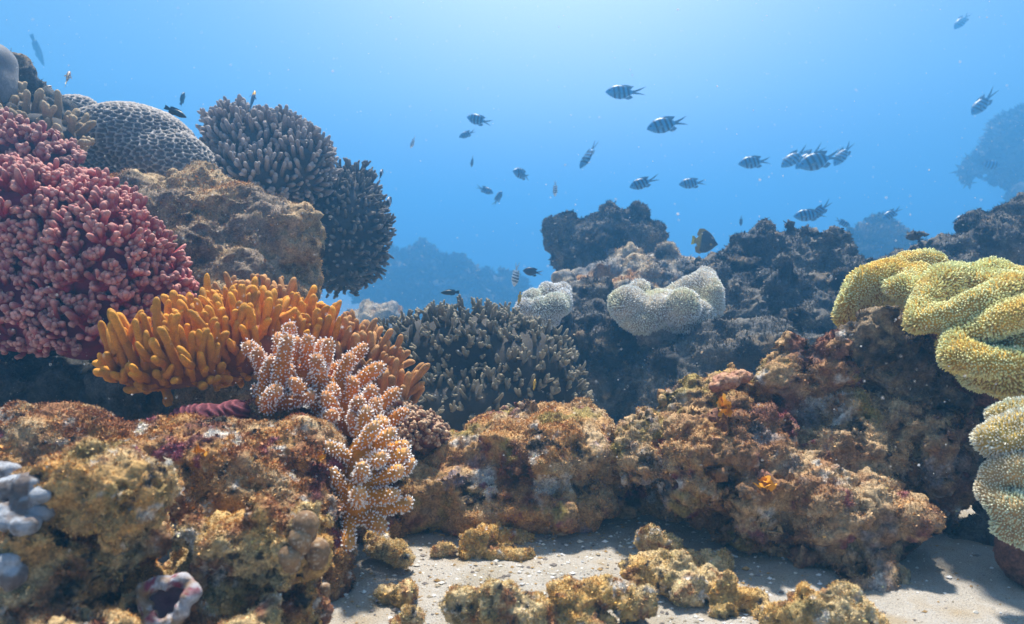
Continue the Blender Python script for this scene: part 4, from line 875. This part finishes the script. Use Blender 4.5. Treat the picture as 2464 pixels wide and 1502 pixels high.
KINDS = {
    'striped': dict(up=[(0, 0.005), (.08, .07), (.22, .14), (.4, .18), (.6, .178), (.78, .145), (.9, .085), (1, .042)], lo=[(0, -.01), (.08, -.055), (.22, -.12), (.4, -.165), (.6, -.175), (.78, -.13), (.9, -.075), (1, -.04)],
        wid=[(0, .012), (.1, .05), (.3, .082), (.5, .082), (.75, .05), (1, .016)], x1=-0.17,
        tail=[(-.155, .042), (-.25, .052), (-.5, .125), (-.33, .03), (-.23, .0), (-.33, -.025), (-.49, -.085), (-.25, -.048), (-.155, -.04)],
        dorsal=[(.24, .13), (.14, .18), (0, .188), (-.08, .175), (-.13, .16), (-.20, .15), (-.15, .10), (-.12, .08), (0, .14)], anal=[(.02, -.15), (-.06, -.185), (-.13, -.165), (-.185, -.13), (-.13, -.07), (-.05, -.12)],
        mat=fish_mat("striped_fish_skin", (0.02, 0.18, 0.40), (0.05, 0.20, 0.40), BARS, backwhite=True), finmat=fish_mat("striped_fish_fin", (0.06, 0.12, 0.18), (0.08, 0.14, 0.2)), eyex=.41, eyez=.03),
    'pale_striped': dict(base='striped', mat=fish_mat("pale_striped_fish_skin", (0.55, 0.60, 0.62), (0.6, 0.65, 0.68), [(x, w * 0.62) for x, w in BARS] + [(0.25, .014), (0.14, .014), (0.03, 0.014)], backwhite=True), finmat=fish_mat("pale_fish_fin", (0.4, 0.45, 0.48), (0.45, 0.5, 0.52))),
    'wrasse': dict(up=[(0, 0), (.1, .06), (.3, .12), (.5, .13), (.75, .105), (1, .06)], lo=[(0, -.01), (.1, -.055), (.3, -.115), (.5, -.125), (.75, -.10), (1, -.055)], wid=[(0, .012), (.1, .045), (.35, .075), (.6, .065), (1, .02)], x1=-0.3,
        tail=[(-.285, .058), (-.4, .085), (-.49, .09), (-.47, .03), (-.47, -.03), (-.49, -.085), (-.4, -.08), (-.285, -.055)],
        dorsal=[(.25, .10), (.2, .15), (0, .165), (-.2, .15), (-.29, .11), (-.25, .07), (0, .11)], anal=[(.05, -.11), (-.05, -.155), (-.2, -.145), (-.28, -.1), (-.24, -.06), (-.1, -.10)],
        mat=fish_mat("dark_wrasse_skin", (0.022, 0.05, 0.065), (0.035, 0.06, 0.065)), finmat=fish_mat("dark_wrasse_fin", (0.02, 0.05, 0.075), (0.02, 0.05, 0.07)), eyex=.42, eyez=.025),
    'damsel': dict(base='striped', mat=fish_mat("dark_damselfish_skin", (0.02, 0.028, 0.04), (0.03, 0.038, 0.05)), finmat=fish_mat("dark_damselfish_fin", (0.03, 0.032, 0.04), (0.03, 0.032, 0.04), tail=((0.22, 0.12, 0.06), -0.3))),
    'yellow': dict(base='wrasse', mat=fish_mat("yellow_fish_skin", (0.62, 0.36, 0.03), (0.66, 0.44, 0.06)), finmat=fish_mat("yellow_fish_fin", (0.75, 0.45, 0.02), (0.75, 0.45, 0.02))),
    'goldfin': dict(base='striped', mat=fish_mat("gold_finned_fish_skin", (0.34, 0.24, 0.17), (0.42, 0.30, 0.18)), finmat=fish_mat("gold_fin", (0.80, 0.48, 0.02), (0.80, 0.48, 0.02))),
    'yellowhead': dict(base='wrasse', mat=fish_mat("yellow_headed_fish_skin", (0.10, 0.22, 0.34), (0.2, 0.36, 0.46), head=((0.80, 0.42, 0.01), .2)), finmat=fish_mat("blue_fin", (0.06, 0.18, 0.3), (0.06, 0.18, 0.3))),
    'blackwhite': dict(base='striped', mat=fish_mat("black_white_fish_skin", (0.03, 0.03, 0.035), (0.03, 0.03, 0.035), [(0.16, 0.075)], (0.50, 0.52, 0.55)), finmat=fish_mat("black_fin", (0.02, 0.02, 0.025), (0.02, 0.02, 0.025))),
    'butterfly': dict(up=[(0, 0.01), (.1, .07), (.25, .2), (.45, .31), (.65, .34), (.82, .27), (.93, .13), (1, .06)], lo=[(0, -.01), (.1, -.07), (.25, -.19), (.45, -.29), (.65, -.32), (.82, -.26), (.93, -.12), (1, -.06)], wid=[(0, .01), (.15, .05), (.4, .08), (.7, .05), (1, .015)], x1=-0.34,
        tail=[(-.32, .06), (-.42, .12), (-.5, .13), (-.49, 0), (-.5, -.13), (-.42, -.12), (-.32, -.06)], dorsal=[(.2, .22), (.05, .33), (-.12, .385), (-.28, .36), (-.34, .2), (-.30, .14), (-.1, .28)], anal=[(0, -.28), (-.12, -.36), (-.28, -.33), (-.34, -.19), (-.30, -.13), (-.1, -.27)],
        mat=fish_mat("butterflyfish_skin", (0.07, 0.09, 0.11), (0.10, 0.12, 0.13), tail=((0.48, 0.34, 0.08), -0.12)), finmat=fish_mat("butterflyfish_fin", (0.42, 0.28, 0.08), (0.38, 0.26, 0.08), tail=((0.8, 0.62, 0.05), -0.36)), eyex=.40, eyez=.05),
}
for _n, _b in (('striped_left', 0.32), ('striped_right', -0.32)): KINDS[_n] = dict(base='striped', bend=_b)
PROTO = {}
def fish_parts(kind):
    if kind in PROTO: return PROTO[kind]
    k = dict(KINDS[kind])
    if 'base' in k: k = {**KINDS[k['base']], **k}
    V, Fs = fish_body(k['up'], k['lo'], k['wid'], 0.5, k['x1']); out = [("body", mk_mesh("body", V, Fs), k['mat'])]
    for nm, key in (("tail_fin", 'tail'), ("dorsal_fin", 'dorsal'), ("anal_fin", 'anal')):
        v, f = fin(k[key]); out.append((nm, mk_mesh(nm, v, f, None, False), k['finmat']))
    for s in (1, -1):
        v, f = fin([(0, .01), (-.05, .035), (-.12, .02), (-.13, -.02), (-.06, -.04), (0, -.015)], 0.006, ((.27, s * .078, -.045), -s * 0.55)); out.append(("pectoral_fin", mk_mesh("pectoral_fin", v, f, None, False), k['finmat']))
    for s in (1, -1):
        v = ICO_V * np.array([.022, .010, .022]) + np.array([k['eyex'], s * float(np.interp((0.5 - k['eyex']) / (0.5 - k['x1']), [a for a, b in k['wid']], [b for a, b in k['wid']])) * 0.96, k['eyez']])
        out.append(("eye", mk_mesh("eye", v, [ICO_F]), M_EYE))
    if k.get('bend'):              # a body caught in mid stroke
        for nm, me, mt in out:
            co = np.empty(len(me.vertices) * 3, np.float32); me.vertices.foreach_get('co', co); co = co.reshape(-1, 3)
            co[:, 1] += k['bend'] * np.clip(0.18 - co[:, 0], 0, 1) ** 2; me.vertices.foreach_set('co', co.ravel()); me.update()
    for nm, me, mt in out: me.materials.append(mt)
    PROTO[kind] = out; return out
FIRST = {}
def fish(kind, label, cx, cy, L, ang, d, yaw=0, roll=0, group=None, name=None, cat="fish", squash=1.0):
    a, y = R_(ang), R_(yaw)
    h = math.cos(y) * (math.cos(a) * RT + math.sin(a) * UP) + math.sin(y) * FW
    z = UP - h * (UP @ h)
    if np.linalg.norm(z) < 0.2: z = RT * (1 if math.cos(a) < 0 else -1) * 0.5 - h * (RT @ h) * 0.5 + z
    z = nrm(z)
    z = np.array(Matrix.Rotation(R_(roll), 3, Vector(h)) @ Vector(z)); yv = np.cross(z, h)
    s = S(L, d) / max(abs(math.cos(y)), 0.35)
    M = Matrix([[*(c * s for c in (h[i], yv[i], z[i] * squash)), at(cx, cy, d)[i]] for i in range(3)] + [[0, 0, 0, 1]])
    if kind not in FIRST:
        t = thing(name, label, cat, (0, 0, 0), group)
        for nm, me, mt in fish_parts(kind):
            o = bpy.data.objects.new(nm, me); COL.objects.link(o); o.parent = t
        FIRST[kind] = t
    else:
        src = FIRST[kind]; t = src.copy(); COL.objects.link(t); t.name = name
        for c in src.children:
            k = c.copy(); COL.objects.link(k); k.parent = t
        tag(t, label, cat, group)
        if not group and 'group' in t: del t['group']
    t.matrix_world = M
    return t
G1 = "striped fish schooling in open water"
_turn = [0]
def st(label, *a, **k):
    _turn[0] += 1
    return fish(('striped', 'striped_left', 'striped_right')[_turn[0] % 3], label, *a, group=G1, name="striped_fish", **k)
st("uppermost striped fish of the pair high in the water right of centre", 1505, 223, 96, 178, 5.0)
st("striped fish with long forked tail just below the uppermost one", 1608, 299, 106, 193, 4.8)
st("striped fish tilting head up, above its smaller companion left of centre", 1154, 290, 66, 160, 5.2, yaw=20)
st("smaller striped fish right beneath the one tilting head up", 1125, 323, 44, 200, 5.6)
st("stubby striped fish swimming alone in the centre, turned partly away", 1258, 420, 48, 172, 5.0, yaw=-48)
st("slim striped fish diving steeply head down in the centre", 1417, 372, 80, 238, 5.0, roll=55)
st("deep bodied striped fish hovering above the mushroom rock", 1550, 440, 74, 198, 4.8)
st("striped fish swimming level right of the one above the mushroom rock", 1668, 441, 70, 186, 5.6)
st("striped fish facing right with its tail up, left of centre", 1166, 457, 46, -22, 6.0)
st("striped fish swimming upwards below the right facing one", 1198, 478, 42, 62, 6.0, roll=25)
st("striped fish leading the loose right hand school, swimming level", 1818, 390, 84, 187, 5.4)
st("striped fish nosing down just behind the leader of the right school", 1914, 378, 84, 216, 6.2, roll=20)
st("striped fish partly hidden behind the largest one of the right school", 1948, 380, 86, 218, 6.4, roll=15)
st("largest striped fish in the right school, in front of two others", 1976, 385, 118, 197, 5.2)
st("last striped fish of the right school, diving behind the largest one", 2030, 370, 74, 232, 6.6, roll=25)
st("striped fish diving head down near the right picture edge above the blue wall", 2367, 247, 82, 226, 6.6, roll=20)
st("very faint striped fish in the top right corner of the water", 2317, 48, 60, 228, 13, roll=25)
st("striped fish skimming the jagged crest of the dark reef block", 1950, 518, 82, 184, 4.9)
st("striped fish nosing down beside the one skimming the crest", 1975, 507, 66, 220, 5.1, roll=20)
st("small striped fish facing right just past the dark reef crest", 2026, 536, 44, -25, 6.0)
st("striped fish hovering over the hazy blue coral mound", 2147, 514, 56, 212, 6.2, roll=15)
st("striped fish gliding just above the flat topped ridge", 2327, 528, 72, 192, 5.8)
st("faint right facing striped fish in front of the blue overhanging wall", 2376, 396, 64, -8, 9.0)
G2 = "pale thin striped fish in the centre"
def ps(label, *a, **k): return fish('pale_striped', label, *a, group=G2, name="pale_striped_fish", **k)
ps("tiny bright striped fish above left of the centre, turned towards the viewer", 994, 341, 30, 240, 5.0, yaw=35)
ps("pale striped fish hanging head down above the small white leather coral", 1241, 660, 60, 262, 3.6, roll=40)
ps("whitish striped fish hanging head down in the centre above the rocks", 1336, 453, 40, 275, 5.2, roll=50)
def dk(kind, label, *a, **k): return fish(kind, label, *a, **k)
dk('wrasse', "dark oval fish nosing down right above the honeycomb coral", 422, 270, 60, -26, 1.7, name="dark_fish", group="dark plain fish")
dk('wrasse', "dark fish pointing straight up above the honeycomb coral", 439, 238, 36, 84, 3.4, yaw=20, roll=10, name="dark_fish", group="dark plain fish", squash=1.5)
dk('wrasse', "dark brown oval fish gliding over the dark branching bush", 1083, 704, 46, 182, 2.4, name="dark_fish", group="dark plain fish")
dk('damsel', "dark fish with a tan tipped tail near the foot of the mushroom rock", 1283, 655, 50, 172, 3.4, name="dark_fish", group="dark plain fish", squash=1.15)
dk('damsel', "tiny dark fish in midwater left of the centre", 1136, 388, 26, 262, 6.5, yaw=30, roll=40, name="dark_fish", group="dark plain fish")
dk('damsel', "tiny slim dark fish high above the gap between mushroom rock and reef", 1783, 531, 26, 268, 6.0, roll=60, name="dark_fish", group="dark plain fish")
dk('blackwhite', "small black fish with a white band above the dark finger coral", 916, 421, 32, 80, 2.6, yaw=35, roll=10, name="banded_fish", group="black and white fish")
dk('blackwhite', "black fish with a pale flank patch at the dark finger coral's edge", 933, 493, 44, 75, 2.3, yaw=35, roll=10, name="banded_fish", group="black and white fish", squash=1.2)
dk('goldfin', "brown fish with golden fins high at the upper left", 162, 190, 46, 100, 2.6, yaw=35, roll=20, name="gold_finned_fish", group="golden finned fish")
dk('goldfin', "golden brown fish half hidden behind the tan finger coral", 108, 220, 38, 62, 1.95, yaw=30, name="gold_finned_fish", group="golden finned fish")
dk('yellowhead', "blue fish with a bright yellow head above the grey brown finger coral", 607, 243, 56, 84, 2.0, yaw=20, roll=55, name="yellow_headed_fish")
dk('yellow', "yellow fish swimming down past the small white leather coral", 1250, 717, 32, 262, 2.2, roll=30, name="yellow_fish", group="small yellow fish")
dk('yellow', "tiny orange yellow fish in front of the dark branching bush", 1286, 925, 26, 78, 1.6, yaw=30, name="yellow_fish", group="small yellow fish", squash=1.7)
dk('butterfly', "tall dark butterflyfish with a yellow rear behind the reef crest", 1696, 583, 64, 350, 3.0, name="butterflyfish", squash=1.3)
dk('wrasse', "ghostly long fish fading into the blue at the upper left", 90, 120, 84, 292, 20, name="dark_fish", group="dark plain fish", squash=0.6)

# ------------------------------------------------------------------ specks drifting in the water
def marine_snow():
    rng = np.random.default_rng(99); n = 6000
    d = 0.55 + 4.5 * rng.random(n) ** 1.4; px = rng.uniform(-150, PW + 150, n); py = rng.uniform(-150, PH - 350, n)
    P = np.stack([at(a, b, c) for a, b, c in zip(px, py, d)]); P = P[P[:, 2] > 0.12]; n = len(P)
    r = np.exp(rng.normal(math.log(0.00042), 0.4, n)); r[:60] *= 1.8
    V = (OCT_V[None] * rng.uniform(0.6, 1.3, (n, 6, 1)) * r[:, None, None] + P[:, None]).reshape(-1, 3)
    Fs = (np.arange(n)[:, None, None] * 6 + OCT_F[None]).reshape(-1, 3)
    o = obj("drifting_specks", mk_mesh("drifting_specks", V, [Fs], np.full((len(V), 3), 0.75), False), M_TURF); o['kind'] = 'stuff'
marine_snow()
